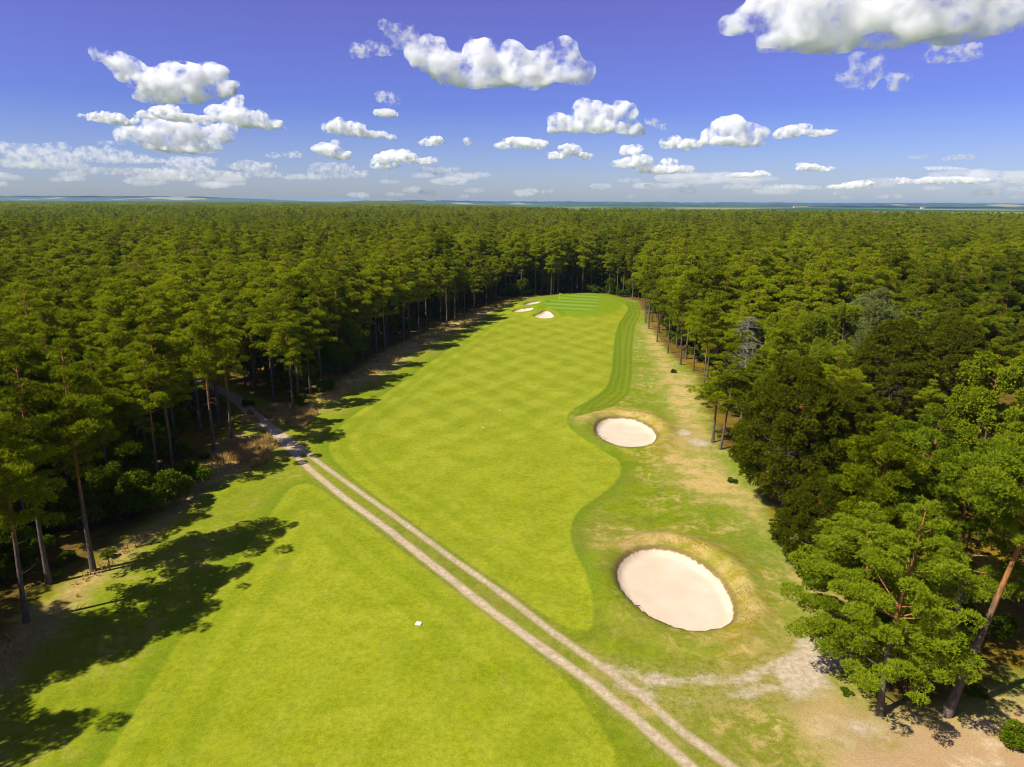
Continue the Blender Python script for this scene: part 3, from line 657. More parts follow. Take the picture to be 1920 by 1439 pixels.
n_ind = max(0, 300-n_hand_pines)
as_thing = set(order[:n_ind].tolist())
right = px_ > 25; fc = sdf_poly(px_, py_, CLEAR)
pts, var, rots, scl = [], [], [], []
VARS = []                                     # meshes of the mass, in order
def vidx(pr):
    VARS.append(pr['whole']); return len(VARS)-1
V_P = [vidx(p) for p in INNER+PINES[:1]]; V_M = [vidx(p) for p in MIDS]; V_B = [vidx(p) for p in BIRCH]; V_S = [vidx(p) for p in SPIRE]; V_Y = [vidx(p) for p in YELL]
for i in range(len(px_)):
    x, y = float(px_[i]), float(py_[i]); h = 20*(.66+.48*fr.random()**.85)*(.76 if right[i] and y < 135 else 1)
    if -34 < x < 2 and 195 < y < 246 and fc[i] < 12: h = min(h, 15.0)
    if i in as_thing:
        if x < 0: side = 'left'
        else: side = 'right'
        dd = dist[i]
        if side == 'left':
            l = 'green-topped pine in the crowded forest left of the gravel track' if x < -39-.0*y and y < 105 else 'pine deep in the crowd beyond the track mouth, left of the fairway'
        else:
            l = 'pine among birches and dark conifers right of the bunkers' if y < 130 else 'pine in the crowded forest to the right of the green'
        grow('pine_tree', (PINES[int(fr.integers(0, 6))] if fc[i] < 8 and x < 0 and y < 85 else INNER[int(fr.integers(0, 5))]), x, y, h, fr.uniform(0, 6.28), l, 'tree', 'pines inside the forest on the '+side, h/20*fr.uniform(.95, 1.15))
    else:
        q = fr.random()
        v = V_P[int(fr.integers(0, 6))]
        if q < (.2 if right[i] else .05): v = V_B[int(fr.integers(0, 3))]; h *= 1.02
        elif q > .93: v = V_S[int(fr.integers(0, 2))]
        pts.append((x, y, zg(x, y)-.1)); var.append(v); rots.append(fr.uniform(0, 6.28)); scl.append(h/20*fr.uniform(.96, 1.1) if v in V_P else fr.uniform(.85, 1.15))
for x, y in ((-41.5,30),(-42,23.5),(-43,16),(-44,8)):
    pts.append((x, y, -.1)); var.append(VARS.index(PINES[0]['whole'])); rots.append(x); scl.append(1.02)
V_U = [vidx(p) for p in SHRUB+OAK]
ux, uy = scatter(20, 265, 4.2, 140)
fu = sdf_poly(ux, uy, CLEAR); sel = (fu > 4) & (fu < 26) & (np.abs(ux) < 60+.85*uy) & ~((ux > 15) & (uy < 62)) & (fr.random(len(ux)) < .6)
for x, y in zip(ux[sel], uy[sel]):
    k_ = V_U[int(fr.integers(0, 4))]; pts.append((x, y, zg(x, y)-.1)); var.append(k_); rots.append(fr.uniform(0, 6.28)); scl.append(fr.uniform(.5, .95) if k_ == V_U[3] else fr.uniform(.7, 1.7))
# middle distance
mx_, my_ = scatter(330, 1250, 5.2, 1250)
ang = np.degrees(np.arctan2(mx_, my_)); rr_ = np.hypot(mx_, my_)
lim = np.where(ang > 4, 1080+60*np.sin(ang*.9), 1300)
sel = (np.abs(ang) < 43) & (rr_ > 328) & (rr_ < lim)
for x, y in zip(mx_[sel], my_[sel]):
    pts.append((x, y, 0)); var.append(V_S[int(fr.integers(0, 2))] if fr.random() < .07 else V_B[int(fr.integers(0, 3))] if fr.random() < .05 else V_P[int(fr.integers(0, 5))] if y < 620 else V_M[int(fr.integers(0, 4))]); rots.append(fr.uniform(0, 6.28)); scl.append((.70+.44*fr.random())*(1+.06*math.sin(x*.011+y*.013)))
side_x, side_y = scatter(-60, 330, 7, 330)
sel = (np.abs(side_x) >= 60+.85*np.maximum(side_y, 0)) & (np.abs(side_x) < 330)
for x, y in zip(side_x[sel], side_y[sel]):
    pts.append((x, y, 0)); var.append(V_M[int(fr.integers(0, 4))]); rots.append(fr.uniform(0, 6.28)); scl.append(fr.uniform(.85, 1.1))
# far off: groups of thirty trees on 40 m squares
def far_patch(seed):
    r = np.random.default_rng(seed); vv, ff, n = [], [], 0
    for i in range(46):
        c = np.array([r.uniform(-21, 21), r.uniform(-21, 21), 0]); h = r.uniform(16, 21.5)
        k = 34; t = r.uniform(0, 1, k)**.8; a = r.uniform(0, 6.3, k); w = 2.6*np.sqrt(np.clip(1-t*.95, .04, 1))
        p = c+np.stack([np.cos(a)*w, np.sin(a)*w, h*(.5+.5*t)], -1)
        v, f = blades(p, unit(np.stack([np.cos(a), np.sin(a), .5+t], -1)), 1.3, .9, 2, r); vv.append(v); ff.append(f+n); n += len(v)
    return np_mesh('far_patch', np.vstack(vv), [np.vstack(ff)], [M_PINE], [0])
V_F = []
for i in range(3): VARS.append(far_patch(900+i)); V_F.append(len(VARS)-1)
fx_, fy_ = scatter(900, 5200, 40, 4600, .1)
ang = np.degrees(np.arctan2(fx_, fy_)); rr_ = np.hypot(fx_, fy_)
lim = np.where(ang < -8, 5200, np.where(ang < 3, 2600-140*(ang+8), 0))
sel = (np.abs(ang) < 43) & (rr_ > 1285) & (rr_ < lim)
for x, y in zip(fx_[sel], fy_[sel]):
    pts.append((x, y, 0)); var.append(V_F[int(fr.integers(0, 3))]); rots.append(float(fr.integers(0, 4))*math.pi/2+fr.uniform(-.2, .2)); scl.append(fr.uniform(.95, 1.08))
print('INSTANCES', len(pts), 'individual', len(as_thing), 'hand pines', n_hand_pines)
src = bpy.data.collections.new('forest_trees')
for i, me_ in enumerate(VARS): src.objects.link(bpy.data.objects.new('forest_tree_%03d' % i, me_))
fm = bpy.data.meshes.new('forest'); fm.vertices.add(len(pts)); fm.vertices.foreach_set('co', np.array(pts, np.float32).ravel())
for nm, ty, arr in (('vidx','INT',np.array(var, np.int32)),('rot','FLOAT',np.array(rots, np.float32)),('scl','FLOAT',np.array(scl, np.float32))):
    fm.attributes.new(nm, ty, 'POINT').data.foreach_set('value', arr)
forest = link('forest', fm)
gn = bpy.data.node_groups.new('forest', 'GeometryNodeTree')
gn.interface.new_socket('Geometry', in_out='INPUT', socket_type='NodeSocketGeometry'); gn.interface.new_socket('Geometry', in_out='OUTPUT', socket_type='NodeSocketGeometry')
def gnn(t): return gn.nodes.new(t)
gi, go, ip, ci = gnn('NodeGroupInput'), gnn('NodeGroupOutput'), gnn('GeometryNodeInstanceOnPoints'), gnn('GeometryNodeCollectionInfo')
ci.inputs['Collection'].default_value = src; ci.inputs['Separate Children'].default_value = True; ci.inputs['Reset Children'].default_value = True
def named(nm, ty):
    n = gnn('GeometryNodeInputNamedAttribute'); n.data_type = ty; n.inputs['Name'].default_value = nm; return n.outputs['Attribute']
cx = gnn('ShaderNodeCombineXYZ'); gn.links.new(named('rot','FLOAT'), cx.inputs[2])
er = gnn('FunctionNodeEulerToRotation'); gn.links.new(cx.outputs[0], er.inputs[0])
gn.links.new(gi.outputs[0], ip.inputs['Points']); gn.links.new(ci.outputs[0], ip.inputs['Instance']); ip.inputs['Pick Instance'].default_value = True
gn.links.new(named('vidx','INT'), ip.inputs['Instance Index']); gn.links.new(er.outputs[0], ip.inputs['Rotation']); gn.links.new(named('scl','FLOAT'), ip.inputs['Scale'])
gn.links.new(ip.outputs[0], go.inputs[0])
md = forest.modifiers.new('forest', 'NODES'); md.node_group = gn
tag(forest, 'continuous dark green pine forest reaching to the horizon', kind='stuff')
# ---------------------------------------------------------------- clouds: closed bodies of scattering droplets, far above the wood
CLOUDS = [
 (0,'large white cloud with a long tail rising to its upper left, on the left',[(212,112,32,10),(245,130,38,17),(295,150,48,24),(350,150,62,32),(398,162,40,24),(335,178,70,14)]),
 (0,'flat-based wedge cloud tapering right, just below the long-tailed cloud',[(425,215,40,16),(465,222,45,18),(500,236,32,7),(440,192,18,9)]),
 (0,'small flat cloud at far left, below the long-tailed cloud',[(178,221,22,6),(210,224,30,9),(238,229,18,7)]),
 (0,'thin cloud between the small flat one and the wedge cloud',[(280,216,28,6),(310,210,30,11),(345,222,42,7)]),
 (0,'broad layered cloud under the wedge cloud on the left',[(260,255,32,14),(330,250,52,22),(402,252,40,17),(345,277,62,11)]),
 (2,'ragged low cloud bank at the left border',[(58,285,70,15),(20,302,42,10),(112,300,40,9),(70,310,80,6)]),
 (2,'low cloud with a bright tip, between left bank and layered cloud',[(206,273,20,7),(190,287,52,11),(232,297,60,9),(210,322,60,6)]),
 (2,'stretched low cloud band under the layered cloud',[(350,308,52,12),(300,322,60,6),(400,326,62,6),(330,335,80,5)]),
 (2,'flat low cloud right of the stretched band',[(470,312,45,10),(505,328,50,6),(440,330,40,5)]),
 (2,'low cloud with bumpy top above the forest left of centre',[(622,314,42,10),(655,327,48,7),(592,332,32,6)]),
 (2,'faint pair of cloud scraps left of centre',[(512,292,16,5),(547,291,20,7)]),
 (1,'ragged wisp left of the large central cloud',[(690,92,34,15),(675,100,22,12),(720,95,20,10)]),
 (1,'torn streak trailing from the upper left of the central cloud',[(735,58,24,12),(760,78,30,20),(790,95,30,20)]),
 (0,'large central cloud with ragged crown and flat base',[(800,108,40,28),(850,130,52,28),(905,102,40,30),(945,122,50,34),(1000,122,50,30),(1060,102,24,34),(1080,138,28,18),(940,150,120,12)]),
 (1,'faint torn wisp below the central cloud streak',[(718,182,20,12),(735,190,18,8)]),
 (0,'tiny lens-shaped cloud under the faint torn wisp',[(722,213,26,7)]),
 (0,'white cloud with a thin tail to the right, left of centre',[(625,238,26,13),(652,243,36,14),(692,253,36,6),(735,258,11,4)]),
 (0,'small round puff below the thin-tailed cloud',[(616,281,28,15),(642,290,20,9)]),
 (0,'bright dome cloud above the forest, right of the round puff',[(715,300,20,11),(750,292,42,13),(790,303,32,6),(722,314,28,4)]),
 (0,'small oval cloud in the middle, over the dome cloud',[(813,266,28,8)]),
 (0,'tiny dot of cloud right of the small oval one',[(878,267,9,7)]),
 (2,'low flat cloud right of the bright dome cloud',[(825,321,36,8),(860,328,20,4)]),
 (0,'little two-humped cloud straight above the green',[(945,275,20,7),(978,268,38,11),(1016,272,18,9)]),
 (0,'little peaked cloud right of the two-humped one',[(1045,293,20,7),(1070,283,25,11),(1095,294,20,6)]),
 (0,'lumpy grey-white cloud right of centre with a flat base',[(1060,230,34,15),(1115,213,42,27),(1175,210,26,18),(1100,241,72,8),(1180,246,28,12)]),
 (1,'faint shred right of the lumpy cloud',[(1225,230,16,11),(1240,238,12,6)]),
 (0,'soft cloud touching the left side of the brightest dome',[(1260,268,24,11),(1290,273,26,10)]),
 (0,'brightest dome-shaped cloud in the right half, with a level base',[(1345,256,28,17),(1375,240,36,23),(1415,250,32,17),(1385,268,64,7)]),
 (0,'pointed cloud trailing off right beside the brightest dome',[(1475,249,26,11),(1500,243,20,11),(1532,250,26,6),(1560,247,10,3)]),
 (0,'cluster of low puffs above the right end of the green',[(1182,282,24,9),(1190,305,46,11),(1240,319,46,8),(1250,308,18,9),(1286,317,22,7)]),
 (0,'huge cloud with grey underside cut by the top border on the right',[(1390,38,34,20),(1430,28,50,32),(1500,32,80,42),(1600,32,100,46),(1700,36,100,48),(1800,30,90,46),(1880,20,48,38),(1600,72,150,14),(1720,-40,190,60),(1500,-20,90,50)]),
 (1,'soft scrap hanging under the huge cloud at the right',[(1790,102,48,15),(1760,108,30,8)]),
 (1,'ragged arc-shaped wisp under the huge cloud',[(1625,122,30,18),(1605,150,34,16),(1650,140,24,14),(1684,156,24,16)]),
 (0,'small bright cloud with a dark tail, low on the right',[(1518,314,22,7),(1545,318,22,4)]),
 (0,'small low cloud right of the cluster of puffs',[(1395,329,32,5),(1425,326,22,4)]),
 (2,'small grey lens cloud high above the right horizon',[(1800,296,26,5),(1720,296,14,4)]),
 (2,'thin grey streak below the grey lens cloud',[(1765,316,34,3)]),
 (0,'low bright puff near the right horizon',[(1608,347,26,7),(1575,351,32,4)]),
 (0,'long low bright cloud at the right, over the pointed treetop',[(1765,338,46,6),(1690,340,18,6),(1820,341,32,4)]),
 (2,'grey flat cloud at the right border',[(1905,337,32,6)]),
 (2,'low string of cloud over the right-hand forest',[(1465,350,40,4),(1520,352,30,4),(1420,353,30,3)]),
]
rc = random.Random(4)
def cloud_mat(kind, size):
    m, g = new_mat('cloud_vapour')
    v = g.n('ShaderNodeVolumeScatter'); v.inputs['Color'].default_value = (.996, .997, 1, 1); v.inputs['Anisotropy'].default_value = .1
    pos = g.n('ShaderNodeNewGeometry').outputs['Position']
    n = g.noise(pos, .85/size, 7, .66)
    lo, hi, k = ((.445,.72,7.5),(.50,.74,2.4),(.485,.76,2.0))[kind]
    g.put(v.inputs['Density'], g.step(n, lo, hi, 0, k/size))
    finish(g, None, v.outputs[0]); return m
def lumpy(me, amp, zb, soft=.35, gain=.75):
    n = len(me.vertices); co = np.empty(n*3, np.float32); no = np.empty(n*3, np.float32)
    me.vertices.foreach_get('co', co); me.vertices.foreach_get('normal', no); co, no = co.reshape(-1, 3), no.reshape(-1, 3)
    out = co.copy()
    for i in range(n):
        q = Vector(co[i])/(amp*1.8); s, a = 0.0, .55
        for _ in range(5):
            s += a*(.35-abs(noise.noise(q)))*2; q = q*2.1+Vector((3.1, 7.7, 1.3)); a *= .55
        out[i] += no[i]*(s*amp*gain)
    out[:, 2] = zb+(out[:, 2]-zb)*np.where(out[:, 2] < zb, soft, 1.0)
    me.vertices.foreach_set('co', out.ravel()); me.update()
def keep_outer(me):
    """drop hollows that the union left inside a cloud"""
    bm = bmesh.new(); bm.from_mesh(me); seen, parts = set(), []
    for v0 in bm.verts:
        if v0 in seen: continue
        st, comp = [v0], []
        seen.add(v0)
        while st:
            a = st.pop(); comp.append(a)
            for e_ in a.link_edges:
                b_ = e_.other_vert(a)
                if b_ not in seen: seen.add(b_); st.append(b_)
        parts.append(comp)
    drop = []
    for c in parts:
        vol = 0.0
        for f in {f for v_ in c for f in v_.link_faces}:
            q = [v_.co-c[0].co for v_ in f.verts]
            for k in range(1, len(q)-1): vol += q[0].dot(q[k].cross(q[k+1]))
        if vol < 0 or len(c) < 30: drop += c
    if drop and len(drop) < len(bm.verts): bmesh.ops.delete(bm, geom=drop, context='VERTS')
    bm.to_mesh(me); bm.free()
for kind, label, ls in CLOUDS:
    base_py = max(p[1]+p[3] for p in ls); cx_ = sum(p[0] for p in ls)/len(ls)
    d = ray(cx_, base_py); el = math.asin(d.z); D = min(1000/math.tan(max(el, .002)), 24000)
    mpp = D/FPX; zb = CAM_H+D*math.tan(el); rmin = float(np.mean([p[3] for p in ls]))*mpp
    bm = bmesh.new()
    for (px, py, rx, ry) in ls:
        r = ray(px, py); c = Vector((0, 0, CAM_H))+r*(D/math.hypot(r.x, r.y)); yaw = math.atan2(-r.x, r.y)
        ax, az = .9*rx*mpp, .88*ry*mpp; ay = .5*(ax+az); RZ = Matrix.Rotation(yaw, 3, 'Z')
        for i in range(8):
            f = rc.uniform(.3, .65) if i else .82
            o = Vector((rc.uniform(-1, 1), rc.uniform(-1, 1), rc.uniform(-.7, 1)))*(1-f) if i else Vector((0, 0, 0))
            loc = c+RZ @ Vector((o.x*ax*1.35, o.y*ay*1.35, o.z*az*1.35))
            bmesh.ops.create_icosphere(bm, subdivisions=2, radius=1.0, matrix=Matrix.Translation(loc) @ RZ.to_4x4() @ Matrix.Diagonal((ax*f, ay*f, az*f, 1)))
    me0 = bpy.data.meshes.new('cloud'); bm.to_mesh(me0); bm.free()
    o = link('cloud', me0); md_ = o.modifiers.new('union', 'REMESH'); md_.mode = 'VOXEL'; md_.voxel_size = max(rmin/5, 6.0)
    me1 = bpy.data.meshes.new_from_object(o.evaluated_get(bpy.context.evaluated_depsgraph_get()))
    keep_outer(me1); lumpy(me1, rmin, zb, gain=.62); o.data = me1      # second union: folds of the lumpy skin close up
    me2 = bpy.data.meshes.new_from_object(o.evaluated_get(bpy.context.evaluated_depsgraph_get()))
    o.modifiers.clear(); o.data = me2; bpy.data.meshes.remove(me0); me1 = me2; keep_outer(me1)
    me1.materials.clear(); me1.materials.append(cloud_mat(kind, rmin))
    tag(o, label, 'cloud', 'fair-weather clouds')
m_low, g = new_mat('cloud_vapour_low'); v = g.n('ShaderNodeVolumeScatter'); v.inputs['Color'].default_value = (.99, .992, 1, 1); v.inputs['Density'].default_value = .0013
finish(g, None, v.outputs[0])
bm = bmesh.new()
for i in range(85):
    py = 371-44*rc.random()**1.5; px = rc.uniform(-60, 1980)
    if px < 620 and py > 350: continue
    r = ray(px, py); D = min(950/math.tan(max(math.asin(r.z), .002)), 26000+rc.uniform(-2500, 2500)); s = D/math.hypot(r.x, r.y); mpp = D/FPX
    k = .35+.65*min(1, (371-py)/40); ax = rc.uniform(14, 40)*mpp*k; az = ax*rc.uniform(.12, .24)
    for q in range(3):
        c = Vector((0, 0, CAM_H))+r*s+Vector((rc.uniform(-.9, .9)*ax, rc.uniform(-.6, .6)*ax, rc.uniform(-.2, .5)*az)); f = rc.uniform(.4, 1)
        bmesh.ops.create_icosphere(bm, subdivisions=3, radius=1, matrix=Matrix.Translation(c) @ Matrix.Diagonal((ax*f, ax*.8*f, az*f, 1)))
me = bpy.data.meshes.new('clouds'); bm.to_mesh(me); bm.free(); o = link('clouds', me); me.materials.append(m_low)
lumpy(me, 150, -1e6)
tag(o, 'many tiny flat clouds low over the horizon', kind='stuff')
# ---------------------------------------------------------------- haze over the far land
bm = bmesh.new(); bmesh.ops.create_cube(bm, size=1, matrix=Matrix.Translation((0, 19000, 25)) @ Matrix.Diagonal((52000, 42000, 54, 1)))
me = bpy.data.meshes.new('haze'); bm.to_mesh(me); bm.free(); haze = link('haze', me)
mh, g = new_mat('haze_air'); v = g.n('ShaderNodeVolumePrincipled'); v.inputs['Color'].default_value = (.42, .66, 1, 1); v.inputs['Density'].default_value = 4.5e-5
finish(g, None, v.outputs[0]); me.materials.append(mh)
tag(haze, 'thin blue haze over the distant land', kind='stuff')
# ---------------------------------------------------------------- small things on the course
def bm_obj(name, fn, mats, parent=None, smooth=False):
    bm = bmesh.new(); fn(bm); me = bpy.data.meshes.new(name); bm.to_mesh(me); bm.free()
    for m_ in mats: me.materials.append(m_)
    if smooth:
        for f in me.polygons: f.use_smooth = True
    return link(name, me, parent=parent)
def rod(bm, a, b, r, seg=10, r2=None):
    a, b = Vector(a), Vector(b); d = b-a
    M = Matrix.Translation((a+b)/2) @ d.to_track_quat('Z', 'Y').to_matrix().to_4x4()
    bmesh.ops.create_cone(bm, cap_ends=True, segments=seg, radius1=r, radius2=r if r2 is None else r2, depth=d.length, matrix=M)
def box(bm, c, s, bev=.01, rot=None):
    M = Matrix.Translation(c) @ (rot.to_4x4() if rot else Matrix()) @ Matrix.Diagonal((*s, 1))
    g_ = bmesh.ops.create_cube(bm, size=1, matrix=M)
    es = list({e for v_ in g_['verts'] for e in v_.link_edges})
    if bev: bmesh.ops.bevel(bm, geom=es, offset=bev, segments=2, affect='EDGES')
M_WP = simple_mat('white_paint', (.82,.80,.76), .5, .06); M_YEL = simple_mat('yellow_cloth', (.85,.75,.25), .8, .1); M_WOOD = simple_mat('weathered_wood', (.34,.24,.09), .8)
M_BLK = simple_mat('black_paint', (.025,.025,.028), .5); M_BLUE = simple_mat('light_blue_cloth', (.22,.34,.62), .9); M_NAVY = simple_mat('dark_trousers', (.03,.035,.06), .9)
M_SKIN = simple_mat('skin', (.5,.31,.22), .6, .08); M_HAIR = simple_mat('hair', (.06,.04,.025), .8); M_RED = simple_mat('red_paint', (.55,.06,.04), .5); M_STEEL = simple_mat('steel', (.4,.4,.42), .35)
x, y = at(1048.5,568.5); fl = empty('flagstick', (x, y, zg(x, y)))
bm_obj('pole', lambda b_: rod(b_, (0,0,-.1), (0,0,2.3), .022), [M_WP], fl)
def flag(b_):
    n = 8
    vs = [[b_.verts.new((.02+.5*i/n, .05*math.sin(i*1.1)*i/n, 2.28-j*.34-.04*i/n)) for j in range(2)] for i in range(n+1)]
    for i in range(n): b_.faces.new((vs[i][0], vs[i+1][0], vs[i+1][1], vs[i][1]))
    bmesh.ops.solidify(b_, geom=b_.faces[:], thickness=.008)
bm_obj('flag', flag, [M_YEL], fl)
bm_obj('cup', lambda b_: rod(b_, (0,0,-.1), (0,0,.06), .054, 16), [M_WP], fl)
tag(fl, 'white flagstick with pale yellow flag standing on the striped green', 'flagstick')
x, y = at(785,1174); pl = empty('marker_plate', (x, y, zg(x, y)), R(-12))
bm_obj('slab', lambda b_: box(b_, (0,0,.05), (.46,.40,.10), .02), [M_WP], pl)
bm_obj('dark_strip', lambda b_: box(b_, (.02,.03,.102), (.24,.05,.006), .002), [M_STEEL], pl)
tag(pl, 'white square marker plate lying in the near-left fairway', 'marker')
for px, py, l in ((937,770,'small red-and-white marker lying on the upper fairway, the farther one'),(906,803,'small red-and-white marker lying on the upper fairway, the nearer one')):
    x, y = at(px, py); e_ = empty('distance_marker', (x, y, zg(x, y)), .5)
    bm_obj('disc', lambda b_: rod(b_, (0,0,0), (0,0,.10), .15, 20, .13), [M_WP], e_); bm_obj('cap', lambda b_: rod(b_, (0,0,.10), (0,0,.15), .11, 16, .09), [M_RED], e_)
    tag(e_, l, 'marker', 'distance markers on the upper fairway')
def rake(px, py, rot, label):
    x, y = at(px, py); e_ = empty('bunker_rake', (x, y, zg(x, y)+.05), rot)
    bm_obj('handle', lambda b_: rod(b_, (0,0,.03), (0,-1.6,.05), .018), [M_BLK], e_)
    def head(b_):
        rod(b_, (-.42,0,.05), (.42,0,.05), .028)
        for k in range(11): rod(b_, (-.4+.08*k,0,.05), (-.4+.08*k,.02,-.04), .01, 5)
    bm_obj('head', head, [M_BLK], e_); tag(e_, label, 'rake', 'bunker rakes')
rake(1192,1132, R(8), 'black rake lying on the near rim of the large sand bunker'); rake(1122,817, R(40), 'black rake lying on the left rim of the round sand bunker')
x, y = at(206,1068); st = empty('wooden_stake', (x, y, zg(x, y)))
bm_obj('post', lambda b_: box(b_, (0,0,.55), (.09,.09,1.2), .01), [M_WOOD], st); bm_obj('cap', lambda b_: box(b_, (0,0,1.25), (.11,.11,.2), .02), [M_BLK], st)
tag(st, 'yellowish wooden stake with dark top beside the third edge pine', 'stake')
def person(x, y, rot, shirt, label, stride):
    root = empty('person', (x, y, zg(x, y)), rot)
    V = [(0,0,.95),(0,.0,1.18),(0,.01,1.42),(0,.02,1.52),(0,.03,1.66),(0,.03,1.76),
         (.19,0,1.41),(.25,.02,1.14),(.22,.16,.93),(.21,.22,.84),(-.19,0,1.41),(-.25,-.02,1.14),(-.22,.10,.90),(-.21,.14,.81),
         (.09,0,.90),(.10,stride*.5,.50),(.10,stride*.55,.08),(.10,stride*.55+.16,.04),(-.09,0,.90),(-.10,-stride*.4,.50),(-.10,-stride*.75,.09),(-.10,-stride*.75+.16,.04)]
    E = [(0,1),(1,2),(2,3),(3,4),(4,5),(2,6),(6,7),(7,8),(8,9),(2,10),(10,11),(11,12),(12,13),(0,14),(14,15),(15,16),(16,17),(0,18),(18,19),(19,20),(20,21)]
    Rr = [(.15,.11),(.14,.10),(.16,.10),(.06,.06),(.085,.10),(.07,.08),(.06,.06),(.045,.045),(.035,.035),(.035,.02),(.06,.06),(.045,.045),(.035,.035),(.035,.02),(.09,.09),(.065,.065),(.045,.05),(.045,.035),(.09,.09),(.065,.065),(.045,.05),(.045,.035)]
    me = bpy.data.meshes.new('body'); me.from_pydata(V, E, []); o = link('body', me, parent=root)
    sk = o.modifiers.new('skin', 'SKIN'); sk.use_smooth_shade = True
    for i, rr in enumerate(Rr): me.skin_vertices[0].data[i].radius = rr
    me.skin_vertices[0].data[0].use_root = True
    ss = o.modifiers.new('smooth', 'SUBSURF'); ss.levels = 1; ss.render_levels = 1
    bpy.context.view_layer.update(); o.parent = None
    m2 = bpy.data.meshes.new_from_object(o.evaluated_get(bpy.context.evaluated_depsgraph_get())); o.modifiers.clear(); o.data = m2; o.parent = root
    m2.materials.clear()
    for m_ in (M_SKIN, shirt, M_NAVY): m2.materials.append(m_)
    for f in m2.polygons:
        z = f.center.z; armo = abs(f.center.x) > .17
        f.material_index = 2 if z < .98 and not armo else (1 if z < 1.5 and (z > 1.15 or not armo) else 0)
    def hair(b_):
        bmesh.ops.create_uvsphere(b_, u_segments=12, v_segments=8, radius=.112, matrix=Matrix.Translation((0,.005,1.74)) @ Matrix.Diagonal((.92,1.05,.95,1)))
        bmesh.ops.delete(b_, geom=[v_ for v_ in b_.verts if v_.co.z < 1.71], context='VERTS')
    bm_obj('hair', hair, [M_HAIR], root, True); tag(root, label, 'person')
x, y = at(896,580.5); person(x, y, R(-60), M_BLUE, 'person in light blue top walking in the shade at the left forest edge', .35)
x, y = at(889,581); gt = empty('golf_trolley', (x, y, zg(x, y)), R(-50))
def gbag(b_): rod(b_, (0,.05,.28), (0,-.25,1.05), .14, 14, .17)
bg = bm_obj('bag', gbag, [M_BLUE], gt)
bm_obj('club', lambda b_: [rod(b_, (.04*k-.06,-.22,.95), (.05*k-.07,-.36,1.35), .012, 6) for k in range(4)], [M_STEEL], bg)
bm_obj('frame', lambda b_: (rod(b_, (0,.1,.12), (0,-.55,1.0), .02), rod(b_, (-.3,.05,.16), (.3,.05,.16), .018), rod(b_, (-.14,-.56,1.0), (.14,-.56,1.0), .02)), [M_BLK], gt)
for sx_ in (-.31, .31): bm_obj('wheel', lambda b_: rod(b_, (sx_-.025,.05,.16), (sx_+.025,.05,.16), .16, 18), [M_BLK], gt)
tag(gt, 'blue golf bag on a two-wheeled trolley beside the walking person', 'golf trolley')
# ---------------------------------------------------------------- long dry grass
def tufts_in(poly, n, hgt, seed):
    r = np.random.default_rng(seed); lo, hi = poly.min(0), poly.max(0); out = []
    c = r.uniform(lo, hi, (n*3, 2)); ok = sdf_poly(c[:, 0], c[:, 1], poly) < 0; c = c[ok][:n]
    k = vnoise(c[:, 0]/2.2, c[:, 1]/2.2, seed) > .42; c = c[k]
    p_ = np.column_stack([c, [zg(a, b_)-.02 for a, b_ in c]])
    return p_, np.full(len(p_), hgt)
PP, HH = [], []
for poly, n, hgt, sd in ((DRY[4], 5200, .42, 1), (DRY[5], 5200, .6, 2), (P((385,866),(440,806),(470,770),(520,838),(500,870),(440,890)), 2600, .75, 3), (P((470,765),(540,760),(600,775),(560,812)), 1500, .7, 4), (DRY[2], 2200, .09, 5), (DRY[3], 1200, .10, 6)):
    a_, b_ = tufts_in(poly, n, hgt, sd); PP.append(a_); HH.append(b_)
PP, HH = np.vstack(PP), np.concatenate(HH)
v_, f_ = blades(PP, np.tile([0, 0, 1.], (len(PP), 1)), HH, .05+.06*HH, 5, np.random.default_rng(8), .38)
M_STRAW = leaf_mat('dry_grass_blades', (.42,.29,.10), (.66,.48,.19), .45)
tag(link('dry_grass', np_mesh('dry_grass', v_, [f_], [M_STRAW], [0])), 'tufts of long straw-coloured grass along the forest edges and bunker lips', kind='stuff')
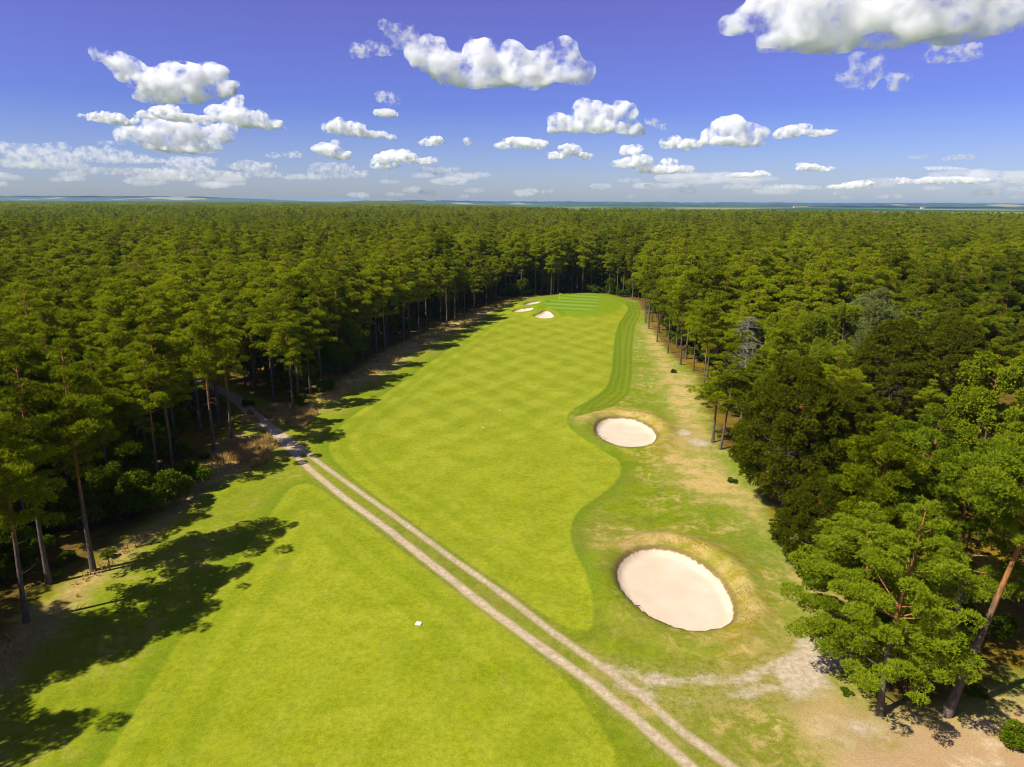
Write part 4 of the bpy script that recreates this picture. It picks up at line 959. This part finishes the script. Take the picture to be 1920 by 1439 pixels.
# ---------------------------------------------------------------- hills on the horizon
m_h, g = new_mat('wooded_hills'); pos = g.n('ShaderNodeNewGeometry').outputs['Position']
hc = g.mix(g.step(g.noise(pos, 1/260, 4, .6), .4, .6), (.022,.040,.018), (.05,.085,.028)); hf = g.noise(pos, 1/900, 2, .5)
hc = g.mix(g.step(hf, .62, .66), hc, (.34,.30,.10)); finish(g, principled(g, hc, .95))
def hills(name, xs, dist, hfun, depth):
    rows = 9; vs = []
    for j in range(rows):
        t = j/(rows-1); prof = math.sin(math.pi*min(1, t*1.02))**1.2
        for x in xs: vs.append((x, dist+depth*(t-.2)+200*math.sin(x/2300), hfun(x)*prof-3))
    n = len(xs); idx_ = np.arange(rows*n).reshape(rows, n)
    q = np.stack([idx_[:-1,:-1], idx_[:-1,1:], idx_[1:,1:], idx_[1:,:-1]], -1).reshape(-1, 4)
    tag(link(name, np_mesh(name, np.array(vs), [q], [m_h], [0], True)), kind='structure')
nz = lambda x, s, sd: float(vnoise(np.array(x/s), np.array(0.), sd))
hills('hills', np.arange(-16000, -3200, 60), 13000, lambda x: (60+34*nz(x, 1800, 3)+14*nz(x, 420, 4)+6*nz(x, 90, 8))*min(1, (-3200-x)/2600), 2600)
hills('hills', np.arange(-2600, 9500, 40), 8600, lambda x: (27+14*nz(x, 1500, 5)+8*nz(x, 300, 6)+6*nz(x, 70, 7))*min(1, (x+2600)/900), 1500)
hills('hills', np.arange(-600, 7000, 40), 5600, lambda x: (6+9*nz(x, 900, 15)+5*nz(x, 120, 16))*min(1, (x+600)/500), 500)
M_WALL = simple_mat('white_render', (.75,.72,.66), .8, .08); M_TILE = simple_mat('red_roof_tiles', (.38,.13,.06), .8)
for px, Y_, l in ((1491,5000,'tiny white farmhouse on the far land right of centre'),(1731,4600,'tiny farmhouse with red roof on the far land at the right')):
    d = ray(px, 386); e_ = empty('farmhouse', (d.x/d.y*Y_, Y_, 0), .3)
    bm_obj('wall', lambda b_: box(b_, (0,0,4), (26,12,8), 0), [M_WALL], e_)
    def roof(b_):
        c = [b_.verts.new(q) for q in ((-14,-7,8.05),(14,-7,8.05),(14,7,8.05),(-14,7,8.05),(-14,0,13),(14,0,13))]
        for f in ((0,1,5,4),(2,3,4,5),(0,4,3),(1,2,5),(3,2,1,0)): b_.faces.new([c[i] for i in f])
    bm_obj('roof', roof, [M_TILE], e_); tag(e_, l, 'house', 'far farmhouses')
cy = scene.cycles
cy.max_bounces = 14; cy.diffuse_bounces = 5; cy.glossy_bounces = 1; cy.transmission_bounces = 2; cy.volume_bounces = 14; cy.transparent_max_bounces = 8
cy.use_adaptive_sampling = True; cy.adaptive_threshold = 0.01; cy.filter_width = 1.05
scene.render.use_persistent_data = False
